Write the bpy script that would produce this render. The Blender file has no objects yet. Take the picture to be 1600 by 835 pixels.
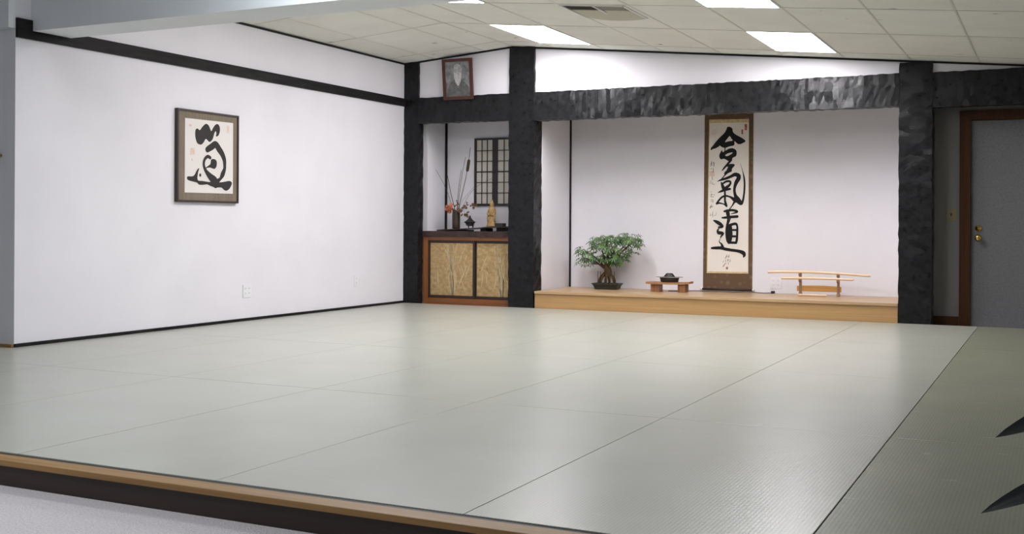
import bpy, bmesh, math, random
from mathutils import Vector, Matrix, noise
from mathutils.geometry import tessellate_polygon

random.seed(7)
COL = bpy.context.scene.collection
PI = math.pi
TUBE_W, FRONT_W, FRONT_W2, WORLD_S, EXPO = 26.0, 36.0, 55.0, 0.14, 0.0
SCROLL_POLYS = [([(-1.859,1.9363),(-1.8338,1.9379),(-1.8054,1.919),(-1.7957,1.8784),(-1.7579,1.8475),(-1.7077,1.82),(-1.6626,1.7829),(-1.6949,1.7579),(-1.7323,1.7497),(-1.7574,1.7627),(-1.7795,1.7837),(-1.7812,1.751),(-1.7899,1.737),(-1.8327,1.7294),(-1.8756,1.7162),(-1.9085,1.7202),(-1.9308,1.7344),(-1.9391,1.7409),(-1.953,1.7294),(-1.9848,1.7128),(-2.0166,1.7042),(-2.0383,1.6922),(-2.0372,1.7172),(-2.0168,1.7386),(-1.9851,1.7783),(-1.9535,1.8148),(-1.9219,1.845),(-1.8903,1.8751),(-1.8684,1.9117)],[[(-1.8333,1.8392),(-1.8142,1.8108),(-1.8003,1.7905),(-1.8456,1.7837),(-1.8835,1.7767),(-1.8584,1.812)]]),([(-1.8756,1.7206),(-1.8779,1.6865),(-1.8452,1.703),(-1.8011,1.7094),(-1.7646,1.6886),(-1.7556,1.6544),(-1.7661,1.6225),(-1.7993,1.6058),(-1.8079,1.575),(-1.8255,1.5642),(-1.8508,1.5759),(-1.892,1.5985),(-1.9269,1.593),(-1.9448,1.6214),(-1.9399,1.6525),(-1.916,1.6924),(-1.9082,1.6704),(-1.8893,1.6824),(-1.8882,1.7197)],[[(-1.8815,1.6356),(-1.8512,1.6554),(-1.8009,1.6647),(-1.8134,1.6483),(-1.8574,1.6257)]]),([(-1.8504,1.5063),(-1.8316,1.5295),(-1.7813,1.5379),(-1.78,1.5211),(-1.795,1.504),(-1.8074,1.4857),(-1.8092,1.4621),(-1.8438,1.4459),(-1.8658,1.432),(-1.8911,1.4342),(-1.8849,1.4559),(-1.866,1.4742)],[])]
SCROLL_STROKES = [[(-1.818,1.582,0.0126),(-1.8538,1.5411,0.0114),(-1.8883,1.5026,0.0095),(-1.9123,1.4738,0.005)],[(-1.8568,1.5175,0.0063),(-1.8316,1.5283,0.0126),(-1.7938,1.5288,0.0132)],[(-1.869,1.4401,0.0095),(-1.8973,1.4063,0.0057),(-1.9194,1.3805,0.0069)],[(-1.9637,1.3586,0.0025),(-1.9193,1.3743,0.0107),(-1.8687,1.3885,0.0139),(-1.8184,1.4083,0.0151),(-1.7745,1.4281,0.0196),(-1.7368,1.4165,0.0221),(-1.7354,1.3855,0.0227),(-1.7602,1.3425,0.0202),(-1.7756,1.2932,0.0151),(-1.7785,1.2499,0.0142),(-1.7682,1.2065,0.0173),(-1.7511,1.1723,0.0268),(-1.7259,1.1382,0.0268),(-1.7039,1.1184,0.0158),(-1.6872,1.1504,0.0114),(-1.6763,1.212,0.0101),(-1.6705,1.286,0.0101),(-1.6708,1.3477,0.0095),(-1.6774,1.4033,0.0079),(-1.6901,1.459,0.0035),(-1.706,1.5148,0.0019),(-1.7175,1.5459,0.0009)],[(-1.9204,1.3432,0.0082),(-1.9076,1.31,0.0158),(-1.8934,1.2757,0.0196)],[(-1.9064,1.3318,0.0095),(-1.8686,1.355,0.0114),(-1.8307,1.357,0.0114),(-1.8211,1.3371,0.0107),(-1.8368,1.3124,0.0132),(-1.8619,1.294,0.0158),(-1.8871,1.2725,0.0158)],[(-1.9554,1.2376,0.0038),(-1.9187,1.2523,0.012),(-1.8744,1.2681,0.0142),(-1.8271,1.2751,0.012)],[(-1.8819,1.2507,0.0095),(-1.8804,1.201,0.011),(-1.8801,1.1513,0.0104),(-1.8704,1.1139,0.0132),(-1.8621,1.0891,0.0082)],[(-1.9701,1.1193,0.0107),(-1.9436,1.1578,0.0104),(-1.912,1.1888,0.0107),(-1.8741,1.2022,0.0107),(-1.8361,1.1945,0.0095),(-1.8045,1.1788,0.0142),(-1.7667,1.1507,0.0237)],[(-1.9675,1.1192,0.0095),(-1.9421,1.1254,0.0095),(-1.8989,1.1159,0.0063),(-1.864,1.0984,0.012)],[(-1.7823,1.1291,0.011),(-1.8028,1.0951,0.006),(-1.8291,1.0629,0.0057)],[(-1.8858,1.0369,0.0107),(-1.8542,1.0431,0.0142),(-1.8038,1.0492,0.0126),(-1.7535,1.0387,0.0126),(-1.7522,1.0263,0.0088),(-1.7911,1.0151,0.0063),(-1.8131,1.0089,0.0032)],[(-1.8542,1.0399,0.0189),(-1.8465,1.0089,0.0202),(-1.8412,0.9748,0.0158)],[(-1.9095,0.9678,0.0082),(-1.8728,0.9704,0.0126),(-1.8223,0.9767,0.0142),(-1.747,0.9818,0.0151)],[(-1.8412,0.9748,0.0126),(-1.8486,0.9282,0.0101),(-1.8546,0.8847,0.0132),(-1.8562,0.8288,0.0183),(-1.8528,0.773,0.0196),(-1.843,0.7234,0.0196),(-1.8347,0.6987,0.0114)],[(-1.8191,0.9686,0.0076),(-1.8334,0.9283,0.0063),(-1.844,0.9003,0.0057)],[(-1.8408,0.8848,0.0126),(-1.803,0.8974,0.0142),(-1.7622,0.9038,0.0139),(-1.7464,0.8791,0.0107),(-1.7449,0.8296,0.012),(-1.7477,0.7616,0.0126),(-1.7519,0.7244,0.0126),(-1.7592,0.6996,0.0101)],[(-1.8366,0.7049,0.0142),(-1.802,0.704,0.0132),(-1.758,0.7027,0.0132)],[(-1.8249,0.8725,0.0227),(-1.8245,0.798,0.029),(-1.8273,0.736,0.0252)],[(-1.809,0.8385,0.0101),(-1.7525,0.8376,0.0107)],[(-1.8086,0.7703,0.0114),(-1.7521,0.7708,0.012)],[(-2.001,0.9389,0.0069),(-1.9677,0.9234,0.0177),(-1.9295,0.8999,0.0189),(-1.9052,0.877,0.0126),(-1.9261,0.8669,0.0114),(-1.9446,0.8718,0.0063)],[(-1.9446,0.8718,0.0076),(-1.9457,0.8518,0.0063),(-1.9571,0.8331,0.0101),(-1.9468,0.8095,0.0189),(-1.9099,0.8054,0.0158),(-1.9003,0.7961,0.012),(-1.9211,0.7661,0.0076),(-1.9255,0.7474,0.0025)],[(-1.9318,0.7411,0.0025),(-1.9399,0.7099,0.0044),(-1.9156,0.6884,0.0095),(-1.904,0.6574,0.0173)],[(-2.0205,0.6421,0.0107),(-1.9726,0.6452,0.0151),(-1.9217,0.6459,0.0158),(-1.8647,0.6331,0.0158),(-1.8078,0.6246,0.0151),(-1.7513,0.618,0.0151),(-1.7142,0.6105,0.0174),(-1.6796,0.5953,0.0216),(-1.6691,0.573,0.0167),(-1.6759,0.5545,0.0077)]]
SCROLL_THIN = [[(-1.8529,0.5754,0.0021),(-1.8736,0.5338,0.0031)],[(-1.8319,0.5723,0.0017),(-1.8353,0.5448,0.0024)],[(-1.8632,0.5512,0.0017),(-1.8318,0.5586,0.0021)],[(-1.8721,0.5188,0.0017),(-1.8692,0.503,0.0024)],[(-1.8526,0.5274,0.0017),(-1.8386,0.5173,0.0028),(-1.8525,0.5068,0.0021)],[(-1.8875,0.5095,0.0014),(-1.9014,0.4921,0.0017)],[(-1.8247,0.5245,0.0014),(-1.8162,0.5075,0.0021),(-1.8315,0.499,0.0017)],[(-1.8677,0.4873,0.0021),(-1.8976,0.4461,0.0031)],[(-1.844,0.4898,0.0017),(-1.8384,0.4741,0.0028)],[(-2.0287,1.5738,0.0028),(-2.0361,1.5196,0.0028)],[(-2.0095,1.5628,0.0025),(-2.0018,1.5576,0.0035),(-2.006,1.519,0.0032)],[(-2.0426,1.5447,0.0022),(-2.0158,1.5567,0.0025)],[(-2.0317,1.5332,0.0019),(-2.0157,1.5367,0.0022)],[(-2.0423,1.4909,0.0019),(-2.0206,1.4955,0.0022)],[(-2.0091,1.4953,0.0025),(-2.0121,1.4548,0.0038)],[(-2.0214,1.4112,0.0025),(-2.018,1.3737,0.0025)],[(-2.0308,1.3707,0.0016),(-2.0434,1.3334,0.0022)],[(-2.0147,1.353,0.0019),(-2.0223,1.3319,0.0022),(-1.9941,1.3266,0.0022)],[(-2.0302,1.2501,0.0016),(-2.0384,1.2383,0.0022)],[(-2.0408,1.2145,0.0019),(-2.0191,1.2219,0.0022),(-2.0343,1.1957,0.0022),(-2.0062,1.1912,0.0022)],[(-1.9961,1.2205,0.0016),(-2.0024,1.2068,0.0019)],[(-2.0392,1.157,0.0019),(-2.0137,1.1644,0.0022)],[(-2.034,1.1382,0.0019),(-2.0085,1.1519,0.0022),(-2.0135,1.1288,0.0022)],[(-2.0402,1.0895,0.0019),(-2.0121,1.0969,0.0022)],[(-2.0275,1.1095,0.0016),(-2.0433,1.0695,0.0022)],[(-2.0452,1.0826,0.0019),(-2.0133,1.085,0.0022)],[(-2.0275,1.1075,0.0016),(-2.0401,1.07,0.0022)],[(-2.013,1.0338,0.0019),(-2.0127,0.9763,0.0022)],[(-2.0372,1.015,0.0016),(-2.0422,0.99,0.0019)],[(-2.0205,1.0038,0.0016),(-2.0371,0.9888,0.0019)],[(-1.9734,1.0275,0.0013),(-1.9777,1.0013,0.0016),(-1.9987,0.9888,0.0016)]]
SCROLL_SEALS = {'s1':[(-1.6729,1.9627),(-1.6461,1.9618),(-1.6458,1.8958),(-1.6725,1.8967)],'s2':[(-1.7063,1.9064),(-1.6894,1.9059),(-1.6891,1.8547),(-1.706,1.8552)],'ring':(-2.0016,1.8818),'ringr':0.0252,'s3':[(-2.0538,1.4698),(-1.9949,1.4689),(-1.9946,1.4127),(-2.0534,1.4135)],'s4':[(-1.8661,0.4433),(-1.8445,0.4438),(-1.8443,0.4191),(-1.866,0.4186)]}
PIC_POLYS = [([(-3.4009,1.6742),(-3.3756,1.6879),(-3.3484,1.676),(-3.3162,1.7074),(-3.2734,1.7363),(-3.2387,1.7256),(-3.2166,1.6946),(-3.2034,1.679),(-3.1817,1.7093),(-3.1511,1.7387),(-3.1202,1.7455),(-3.096,1.7222),(-3.0956,1.6801),(-3.115,1.6455),(-3.1459,1.6373),(-3.1391,1.6648),(-3.1507,1.6819),(-3.1681,1.6566),(-3.181,1.6198),(-3.2028,1.5943),(-3.2289,1.5836),(-3.2594,1.6011),(-3.2767,1.604),(-3.298,1.5759),(-3.3236,1.5564),(-3.3474,1.5525),(-3.3789,1.5633),(-3.396,1.5926),(-3.4047,1.6271)],[]),([(-3.2015,1.4354),(-3.1576,1.4378),(-3.1327,1.4182),(-3.1351,1.379),(-3.157,1.3552),(-3.1834,1.3557),(-3.2271,1.3626),(-3.2747,1.352),(-3.2662,1.3637),(-3.2186,1.3898),(-3.2101,1.4111)],[]),([(-3.5021,1.2624),(-3.4898,1.2757),(-3.4398,1.2777),(-3.4106,1.2924),(-3.3856,1.3286),(-3.3646,1.3489),(-3.3543,1.3447),(-3.3685,1.3088),(-3.3706,1.25),(-3.3126,1.2434),(-3.2262,1.2377),(-3.1825,1.2453),(-3.1118,1.2389),(-3.0492,1.2442),(-2.9677,1.2563),(-2.9355,1.2422),(-2.9444,1.2113),(-2.9762,1.1798),(-3.0125,1.1678),(-3.0442,1.1778),(-3.0757,1.1949),(-3.1557,1.1924),(-3.2172,1.2053),(-3.2521,1.216),(-3.2952,1.2115),(-3.355,1.2107),(-3.3806,1.2274),(-3.4395,1.2357),(-3.4895,1.2455)],[]),([(-3.3413,1.3071),(-3.3301,1.2987),(-3.33,1.2858),(-3.3411,1.2771),(-3.3522,1.2848),(-3.3523,1.2978)],[])]
PIC_STROKES = [[(-3.2527,1.5167,0.0261),(-3.2023,1.5419,0.0296),(-3.1498,1.5669,0.0296),(-3.1051,1.5289,0.0305),(-3.0646,1.4892,0.0278),(-3.0372,1.4424,0.0239),(-3.0306,1.4003,0.02),(-3.0321,1.3599,0.0191),(-3.0569,1.3104,0.0252),(-3.0853,1.2718,0.0148),(-3.1119,1.2539,0.0191),(-3.1384,1.2379,0.0218)],[(-3.2173,1.4476,0.0148),(-3.2496,1.4565,0.0148),(-3.2857,1.4308,0.0144),(-3.2983,1.3887,0.0148),(-3.2833,1.3481,0.0157),(-3.2528,1.3139,0.0218),(-3.2091,1.28,0.0313),(-3.165,1.2519,0.0392),(-3.1471,1.2256,0.0392)]]
PIC_SEALS = [[(-3.0034,1.7418),(-2.9761,1.7441),(-2.9756,1.6832),(-3.0029,1.6811)],[(-3.465,1.5167),(-3.4123,1.5201),(-3.4119,1.4628),(-3.4646,1.4598)],[(-3.4765,1.7194),(-3.4516,1.7215),(-3.4514,1.7005),(-3.4764,1.6985)],[(-3.4477,1.4277),(-3.4343,1.4285),(-3.4341,1.4081),(-3.4475,1.4073)]]


# ------------------------------------------------------------------ materials
def mat(name, color, rough=0.6, spec=0.5, metal=0.0, build=None, emit=None):
    m = bpy.data.materials.new(name)
    m.use_nodes = True
    nt = m.node_tree
    b = nt.nodes['Principled BSDF']
    b.inputs['Base Color'].default_value = (*color, 1)
    b.inputs['Roughness'].default_value = rough
    b.inputs['Specular IOR Level'].default_value = spec
    b.inputs['Metallic'].default_value = metal
    if emit:
        b.inputs['Emission Color'].default_value = (*emit[0], 1)
        b.inputs['Emission Strength'].default_value = emit[1]
    if build:
        build(nt, b)
    return m

def N(nt, t, **kw):
    n = nt.nodes.new(t)
    for k, v in kw.items():
        if k in n.inputs:
            n.inputs[k].default_value = v
        else:
            setattr(n, k, v)
    return n

def coords(nt, scale=(1, 1, 1), kind='Object'):
    tc = nt.nodes.new('ShaderNodeTexCoord')
    mp = nt.nodes.new('ShaderNodeMapping')
    mp.inputs['Scale'].default_value = scale
    nt.links.new(tc.outputs[kind], mp.inputs['Vector'])
    return mp.outputs['Vector']

def ramp(nt, src, stops):
    r = nt.nodes.new('ShaderNodeValToRGB')
    e = r.color_ramp.elements
    while len(e) < len(stops):
        e.new(0.5)
    for k, (p, c) in enumerate(stops):
        e[k].position = p
        e[k].color = (*c, 1)
    nt.links.new(src, r.inputs['Fac'])
    return r.outputs['Color']

def bump(nt, b, src, strength=0.2, dist=0.01):
    n = nt.nodes.new('ShaderNodeBump')
    n.inputs['Strength'].default_value = strength
    n.inputs['Distance'].default_value = dist
    nt.links.new(src, n.inputs['Height'])
    nt.links.new(n.outputs['Normal'], b.inputs['Normal'])

def noisy(c0, c1, scale=(8, 8, 8), detail=3, lo=0.35, hi=0.65, bmp=0.0, bdist=0.005):
    def f(nt, b):
        v = coords(nt, scale)
        n = N(nt, 'ShaderNodeTexNoise', Scale=1.0, Detail=detail)
        nt.links.new(v, n.inputs['Vector'])
        nt.links.new(ramp(nt, n.outputs['Fac'], [(lo, c0), (hi, c1)]), b.inputs['Base Color'])
        if bmp:
            bump(nt, b, n.outputs['Fac'], bmp, bdist)
    return f

def wood(name, c0, c1, axis='x', rough=0.45, fine=60):
    s = {'x': (1.6, fine, fine), 'y': (fine, 1.6, fine), 'z': (fine, fine, 1.6)}[axis]
    return mat(name, c0, rough, build=noisy(c0, c1, s, 3, 0.3, 0.7, 0.08, 0.002))

WALLC = (0.77, 0.755, 0.80)
M = {}
M['wall'] = mat('white plaster', WALLC, 0.75, 0.25,
                build=noisy((0.755, 0.74, 0.79), (0.79, 0.775, 0.82), (2.5, 2.5, 2.5), 4, 0.3, 0.7, 0.03, 0.002))
M['wall_grey'] = mat('grey wall paint', (0.7, 0.71, 0.74), 0.7, 0.3,
                build=noisy((0.76, 0.78, 0.81), (0.79, 0.81, 0.84), (3, 3, 3), 3, 0.3, 0.7))
M['wall_dim'] = mat('door side wall with dimness in colour', (0.22, 0.21, 0.20), 0.8, 0.2)  # dimness of the door recess is put into this darker wall colour

def ceil_nodes(nt, b):
    v = coords(nt, (1, 1, 1))
    n1 = N(nt, 'ShaderNodeTexNoise', Scale=3.0, Detail=3.0)
    nt.links.new(v, n1.inputs['Vector'])
    base = ramp(nt, n1.outputs['Fac'], [(0.3, (0.77, 0.76, 0.70)), (0.7, (0.82, 0.81, 0.75))])
    n2 = N(nt, 'ShaderNodeTexNoise', Scale=7.0, Detail=6.0)
    nt.links.new(v, n2.inputs['Vector'])
    st = ramp(nt, n2.outputs['Fac'], [(0.70, (0, 0, 0)), (0.76, (1, 1, 1))])
    mx = N(nt, 'ShaderNodeMix', data_type='RGBA')
    nt.links.new(st, mx.inputs['Factor'])
    nt.links.new(base, mx.inputs['A'])
    mx.inputs['B'].default_value = (0.38, 0.34, 0.27, 1)
    nt.links.new(mx.outputs['Result'], b.inputs['Base Color'])
    n3 = N(nt, 'ShaderNodeTexNoise', Scale=160.0, Detail=2.0)
    nt.links.new(v, n3.inputs['Vector'])
    bump(nt, b, n3.outputs['Fac'], 0.12, 0.003)
M['ceiling'] = mat('acoustic ceiling tile', (0.6, 0.6, 0.55), 0.9, 0.15, build=ceil_nodes)
M['tbar'] = mat('ceiling grid metal', (0.66, 0.64, 0.58), 0.6)
M['tbar_white'] = mat('white enamel', (0.75, 0.74, 0.71), 0.5)

def timber_nodes(scale, lean):
    def f(nt, b):
        v = coords(nt, (1, 1, 1))
        n = N(nt, 'ShaderNodeTexNoise', Scale=26.0, Detail=5.0)
        nt.links.new(v, n.inputs['Vector'])
        nt.links.new(ramp(nt, n.outputs['Fac'], [(0.35, (0.006, 0.006, 0.007)), (0.7, (0.013, 0.013, 0.015))]), b.inputs['Base Color'])
        nt.links.new(ramp(nt, n.outputs['Fac'], [(0.3, (0.26,) * 3), (0.7, (0.45,) * 3)]), b.inputs['Roughness'])
        # adze facets: every cell of a stretched cell pattern leans its own way
        vs = coords(nt, scale)
        wob = N(nt, 'ShaderNodeTexNoise', Scale=0.9, Detail=1.0)
        nt.links.new(vs, wob.inputs['Vector'])
        ad = N(nt, 'ShaderNodeVectorMath', operation='ADD')
        ws = N(nt, 'ShaderNodeVectorMath', operation='SCALE'); ws.inputs['Scale'].default_value = 0.45
        nt.links.new(wob.outputs['Color'], ws.inputs[0])
        nt.links.new(vs, ad.inputs[0]); nt.links.new(ws.outputs[0], ad.inputs[1])
        vo = N(nt, 'ShaderNodeTexVoronoi', Scale=1.0, distance='CHEBYCHEV')
        vo.inputs['Randomness'].default_value = 0.7
        nt.links.new(ad.outputs[0], vo.inputs['Vector'])
        sub = N(nt, 'ShaderNodeVectorMath', operation='SUBTRACT')
        nt.links.new(vo.outputs['Color'], sub.inputs[0]); sub.inputs[1].default_value = (.5, .5, .5)
        sc = N(nt, 'ShaderNodeVectorMath', operation='SCALE')
        nt.links.new(sub.outputs[0], sc.inputs[0]); sc.inputs['Scale'].default_value = lean
        bp = N(nt, 'ShaderNodeBump'); bp.inputs['Strength'].default_value = 0.12; bp.inputs['Distance'].default_value = 0.006
        nt.links.new(n.outputs['Fac'], bp.inputs['Height'])
        sm = N(nt, 'ShaderNodeVectorMath', operation='ADD')
        nt.links.new(bp.outputs['Normal'], sm.inputs[0]); nt.links.new(sc.outputs[0], sm.inputs[1])
        nm = N(nt, 'ShaderNodeVectorMath', operation='NORMALIZE')
        nt.links.new(sm.outputs[0], nm.inputs[0])
        nt.links.new(nm.outputs[0], b.inputs['Normal'])
    return f
M['timber'] = mat('black hewn post timber', (0.012, 0.012, 0.013), 0.35, 0.24, build=timber_nodes((8, 8, 17), 0.13))
M['timber_x'] = mat('black hewn beam timber', (0.012, 0.012, 0.013), 0.35, 0.32, build=timber_nodes((22, 12, 9), 0.22))
M['blackwood'] = mat('black stained trim', (0.012, 0.011, 0.011), 0.55, 0.15,
                     build=noisy((0.009, 0.008, 0.008), (0.018, 0.016, 0.016), (4, 4, 30), 3))

def tatami_nodes(c0, c1, groove):
    def f(nt, b):
        v = coords(nt, (1, 1, 1))
        n = N(nt, 'ShaderNodeTexNoise', Scale=2.2, Detail=5.0)
        nt.links.new(v, n.inputs['Vector'])
        base = ramp(nt, n.outputs['Fac'], [(0.3, c0), (0.7, c1)])
        w = N(nt, 'ShaderNodeTexWave', wave_type='BANDS', bands_direction='X', Scale=24.0)
        w.inputs['Distortion'].default_value = 0.6
        w.inputs['Detail'].default_value = 1.0
        w.inputs['Detail Scale'].default_value = 14.0
        nt.links.new(v, w.inputs['Vector'])
        w2 = N(nt, 'ShaderNodeTexWave', wave_type='BANDS', bands_direction='Y', Scale=16.0)
        nt.links.new(v, w2.inputs['Vector'])
        mx = N(nt, 'ShaderNodeMix', data_type='RGBA', blend_type='MULTIPLY')
        mx.inputs['Factor'].default_value = 1.0
        nt.links.new(base, mx.inputs['A'])
        nt.links.new(ramp(nt, w.outputs['Fac'], [(0.0, (groove,) * 3), (0.55, (1, 1, 1))]), mx.inputs['B'])
        # pale scuffs: stretched thresholded noise
        vs = coords(nt, (2.2, 9.0, 1))
        ns = N(nt, 'ShaderNodeTexNoise', Scale=1.6, Detail=2.0)
        ns.inputs['Distortion'].default_value = 1.5
        nt.links.new(vs, ns.inputs['Vector'])
        sc = ramp(nt, ns.outputs['Fac'], [(0.69, (0, 0, 0)), (0.73, (0.4, 0.4, 0.4))])
        m2 = N(nt, 'ShaderNodeMix', data_type='RGBA')
        nt.links.new(sc, m2.inputs['Factor'])
        nt.links.new(mx.outputs['Result'], m2.inputs['A'])
        m2.inputs['B'].default_value = (0.5, 0.5, 0.47, 1)
        nt.links.new(m2.outputs['Result'], b.inputs['Base Color'])
        ad = N(nt, 'ShaderNodeMath', operation='ADD')
        ml = N(nt, 'ShaderNodeMath', operation='MULTIPLY')
        ml.inputs[1].default_value = 0.35
        nt.links.new(w2.outputs['Fac'], ml.inputs[0])
        nt.links.new(w.outputs['Fac'], ad.inputs[0])
        nt.links.new(ml.outputs[0], ad.inputs[1])
        bump(nt, b, ad.outputs[0], 0.07, 0.002)
    return f
M['tatami'] = mat('pale green vinyl tatami', (0.33, 0.35, 0.29), 0.29, 0.5,
                  build=tatami_nodes((0.415, 0.42, 0.362), (0.455, 0.46, 0.40), 0.86))
M['tatami_sheen_dark'] = mat('vinyl tatami with weave shade in colour', (0.2, 0.21, 0.16), 0.42, 0.4,
                  build=tatami_nodes((0.225, 0.23, 0.17), (0.26, 0.265, 0.195), 0.86))  # darker olive puts the turned weave's weaker sheen into the colour

def carpet_nodes(nt, b):
    v = coords(nt, (1, 1, 1))
    n = N(nt, 'ShaderNodeTexNoise', Scale=140.0, Detail=4.0)
    nt.links.new(v, n.inputs['Vector'])
    nt.links.new(ramp(nt, n.outputs['Fac'], [(0.3, (0.55, 0.50, 0.515)), (0.7, (0.77, 0.715, 0.73))]), b.inputs['Base Color'])
    bump(nt, b, n.outputs['Fac'], 0.7, 0.012)
M['carpet'] = mat('pale grey carpet', (0.5, 0.48, 0.5), 0.95, 0.1, build=carpet_nodes)
M['nosing'] = wood('honey stained nosing', (0.25, 0.13, 0.04), (0.36, 0.20, 0.065), 'x', 0.5)
M['riser'] = wood('dark brown riser', (0.022, 0.012, 0.008), (0.035, 0.02, 0.013), 'x', 0.5)
M['plat_top'] = wood('light maple board', (0.42, 0.27, 0.14), (0.52, 0.35, 0.19), 'x', 0.32)
M['plat_front'] = wood('golden maple front', (0.43, 0.25, 0.10), (0.50, 0.305, 0.13), 'x', 0.4)
M['redwood'] = wood('reddish cabinet wood', (0.20, 0.062, 0.018), (0.28, 0.10, 0.03), 'x', 0.4)
M['redwood_v'] = wood('reddish cabinet wood upright', (0.24, 0.085, 0.022), (0.34, 0.13, 0.04), 'z', 0.4)
M['dark_top'] = wood('dark counter wood', (0.022, 0.010, 0.008), (0.05, 0.022, 0.016), 'x', 0.35)
M['darkframe'] = mat('dark door frame', (0.028, 0.015, 0.011), 0.5)
M['casing'] = wood('brown door casing', (0.050, 0.018, 0.006), (0.075, 0.029, 0.010), 'z', 0.6)
M['casing'].node_tree.nodes['Principled BSDF'].inputs['Specular IOR Level'].default_value = 0.2
M['door'] = mat('speckled grey door', (0.33, 0.33, 0.345), 0.6, 0.3,
                build=noisy((0.145, 0.145, 0.153), (0.185, 0.185, 0.193), (90, 90, 90), 3, 0.35, 0.65))
M['shade_ceiling'] = mat('unseen ceiling toned dark for shade', (0.16, 0.115, 0.07), 0.7, 0.2)  # unseen alcove ceiling, dark tone chosen to shade and warm the wall top
M['brass'] = mat('brass', (0.72, 0.48, 0.13), 0.22, 0.5, 1.0)
M['switch'] = mat('tan switch plate', (0.24, 0.19, 0.10), 0.4)
M['ink'] = mat('black ink', (0.012, 0.012, 0.013), 0.7, 0.2)
M['ink_soft'] = mat('dark grey ink', (0.040, 0.036, 0.036), 0.7, 0.2)
M['ink_thin'] = mat('thin grey ink', (0.09, 0.09, 0.09), 0.7, 0.2)
M['paper'] = mat('aged calligraphy paper', (0.72, 0.66, 0.59), 0.8, 0.2,
                 build=noisy((0.75, 0.70, 0.64), (0.80, 0.75, 0.69), (3, 3, 3), 3))
M['paper_gold'] = mat('yellowed paper edge', (0.62, 0.48, 0.26), 0.8, 0.2,
                 build=noisy((0.56, 0.42, 0.20), (0.68, 0.55, 0.34), (30, 30, 30), 3))
M['paper_white'] = mat('pale calligraphy paper', (0.74, 0.70, 0.68), 0.8, 0.2)
M['seal'] = mat('vermilion seal', (0.34, 0.055, 0.035), 0.7, 0.2,
                 build=noisy((0.26, 0.04, 0.03), (0.55, 0.30, 0.24), (160, 160, 160), 2, 0.42, 0.62))
M['seal_pale'] = mat('faded orange seal', (0.70, 0.48, 0.38), 0.7, 0.2,
                 build=noisy((0.66, 0.45, 0.36), (0.74, 0.64, 0.57), (90, 90, 90), 2, 0.4, 0.6))
def brocade(nt, b):
    v = coords(nt, (1, 1, 1))
    vo = N(nt, 'ShaderNodeTexVoronoi', Scale=15.0)
    vo.inputs['Randomness'].default_value = 0.35
    nt.links.new(v, vo.inputs['Vector'])
    nt.links.new(ramp(nt, vo.outputs['Distance'], [(0.15, (0.23, 0.16, 0.10)), (0.5, (0.13, 0.08, 0.045))]), b.inputs['Base Color'])
M['brocade'] = mat('brown brocade', (0.1, 0.06, 0.04), 0.75, 0.2, build=brocade)
M['rod'] = mat('dark scroll rod', (0.03, 0.018, 0.015), 0.5)
M['ivory'] = mat('white rod end', (0.85, 0.83, 0.8), 0.4)
M['mount'] = mat('taupe silk mount', (0.20, 0.165, 0.125), 0.8, 0.2,
                 build=noisy((0.185, 0.15, 0.115), (0.225, 0.185, 0.14), (40, 40, 5), 3))
M['frame_dark'] = mat('thin dark frame', (0.035, 0.022, 0.018), 0.45)
M['frame_red'] = wood('mahogany frame', (0.06, 0.016, 0.009), (0.09, 0.024, 0.013), 'z', 0.4)
M['photo_bg'] = mat('grey photograph ground', (0.17, 0.17, 0.17), 0.5,
                 build=noisy((0.11, 0.115, 0.115), (0.30, 0.30, 0.31), (16, 16, 16), 4, 0.35, 0.7))
M['photo_robe'] = mat('dark grey photograph robe', (0.10, 0.10, 0.10), 0.5,
                 build=noisy((0.075, 0.078, 0.078), (0.14, 0.14, 0.14), (25, 25, 25), 3))
M['photo_skin'] = mat('light grey photograph face', (0.36, 0.35, 0.35), 0.5,
                 build=noisy((0.27, 0.265, 0.265), (0.43, 0.425, 0.425), (45, 45, 45), 3))
M['photo_beard'] = mat('pale grey photograph beard', (0.45, 0.44, 0.44), 0.5,
                 build=noisy((0.38, 0.375, 0.375), (0.56, 0.555, 0.555), (70, 70, 18), 3))
M['photo_shade'] = mat('mid grey photograph shade', (0.16, 0.16, 0.16), 0.5)
M['plastic'] = mat('white outlet plastic', (0.80, 0.79, 0.82), 0.35)
M['slot'] = mat('grey outlet slot', (0.42, 0.41, 0.44), 0.5)
M['blackplastic'] = mat('black plastic', (0.012, 0.012, 0.012), 0.45)
M['cord'] = mat('grey cord', (0.16, 0.15, 0.15), 0.5)
M['pot'] = mat('dark glazed pot', (0.020, 0.026, 0.026), 0.35)
M['soil'] = mat('dark soil', (0.03, 0.022, 0.015), 0.9, 0.1)
M['bark'] = mat('pale brown bark', (0.2, 0.12, 0.06), 0.8, 0.2,
                build=noisy((0.04, 0.025, 0.014), (0.15, 0.095, 0.05), (30, 30, 12), 4, 0.3, 0.7, 0.3, 0.005))
M['leaf'] = mat('bonsai leaf', (0.06, 0.17, 0.05), 0.35, 0.5,
                build=noisy((0.014, 0.055, 0.016), (0.13, 0.24, 0.055), (14, 14, 14), 3, 0.32, 0.68))
M['stand_wood'] = wood('warm stand wood', (0.30, 0.145, 0.06), (0.42, 0.22, 0.10), 'x', 0.45)
M['stand_leg'] = wood('warm stand leg wood', (0.19, 0.08, 0.03), (0.34, 0.16, 0.07), 'z', 0.45, 40)
M['iron'] = mat('black cast iron', (0.016, 0.018, 0.018), 0.45)
M['rim'] = mat('grey pewter rim', (0.36, 0.33, 0.32), 0.4)
M['pale_oak'] = wood('pale oak sword', (0.80, 0.58, 0.36), (0.86, 0.66, 0.44), 'x', 0.3)
M['rack_wood'] = wood('orange rack wood', (0.42, 0.20, 0.045), (0.52, 0.27, 0.08), 'x', 0.4)
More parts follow.
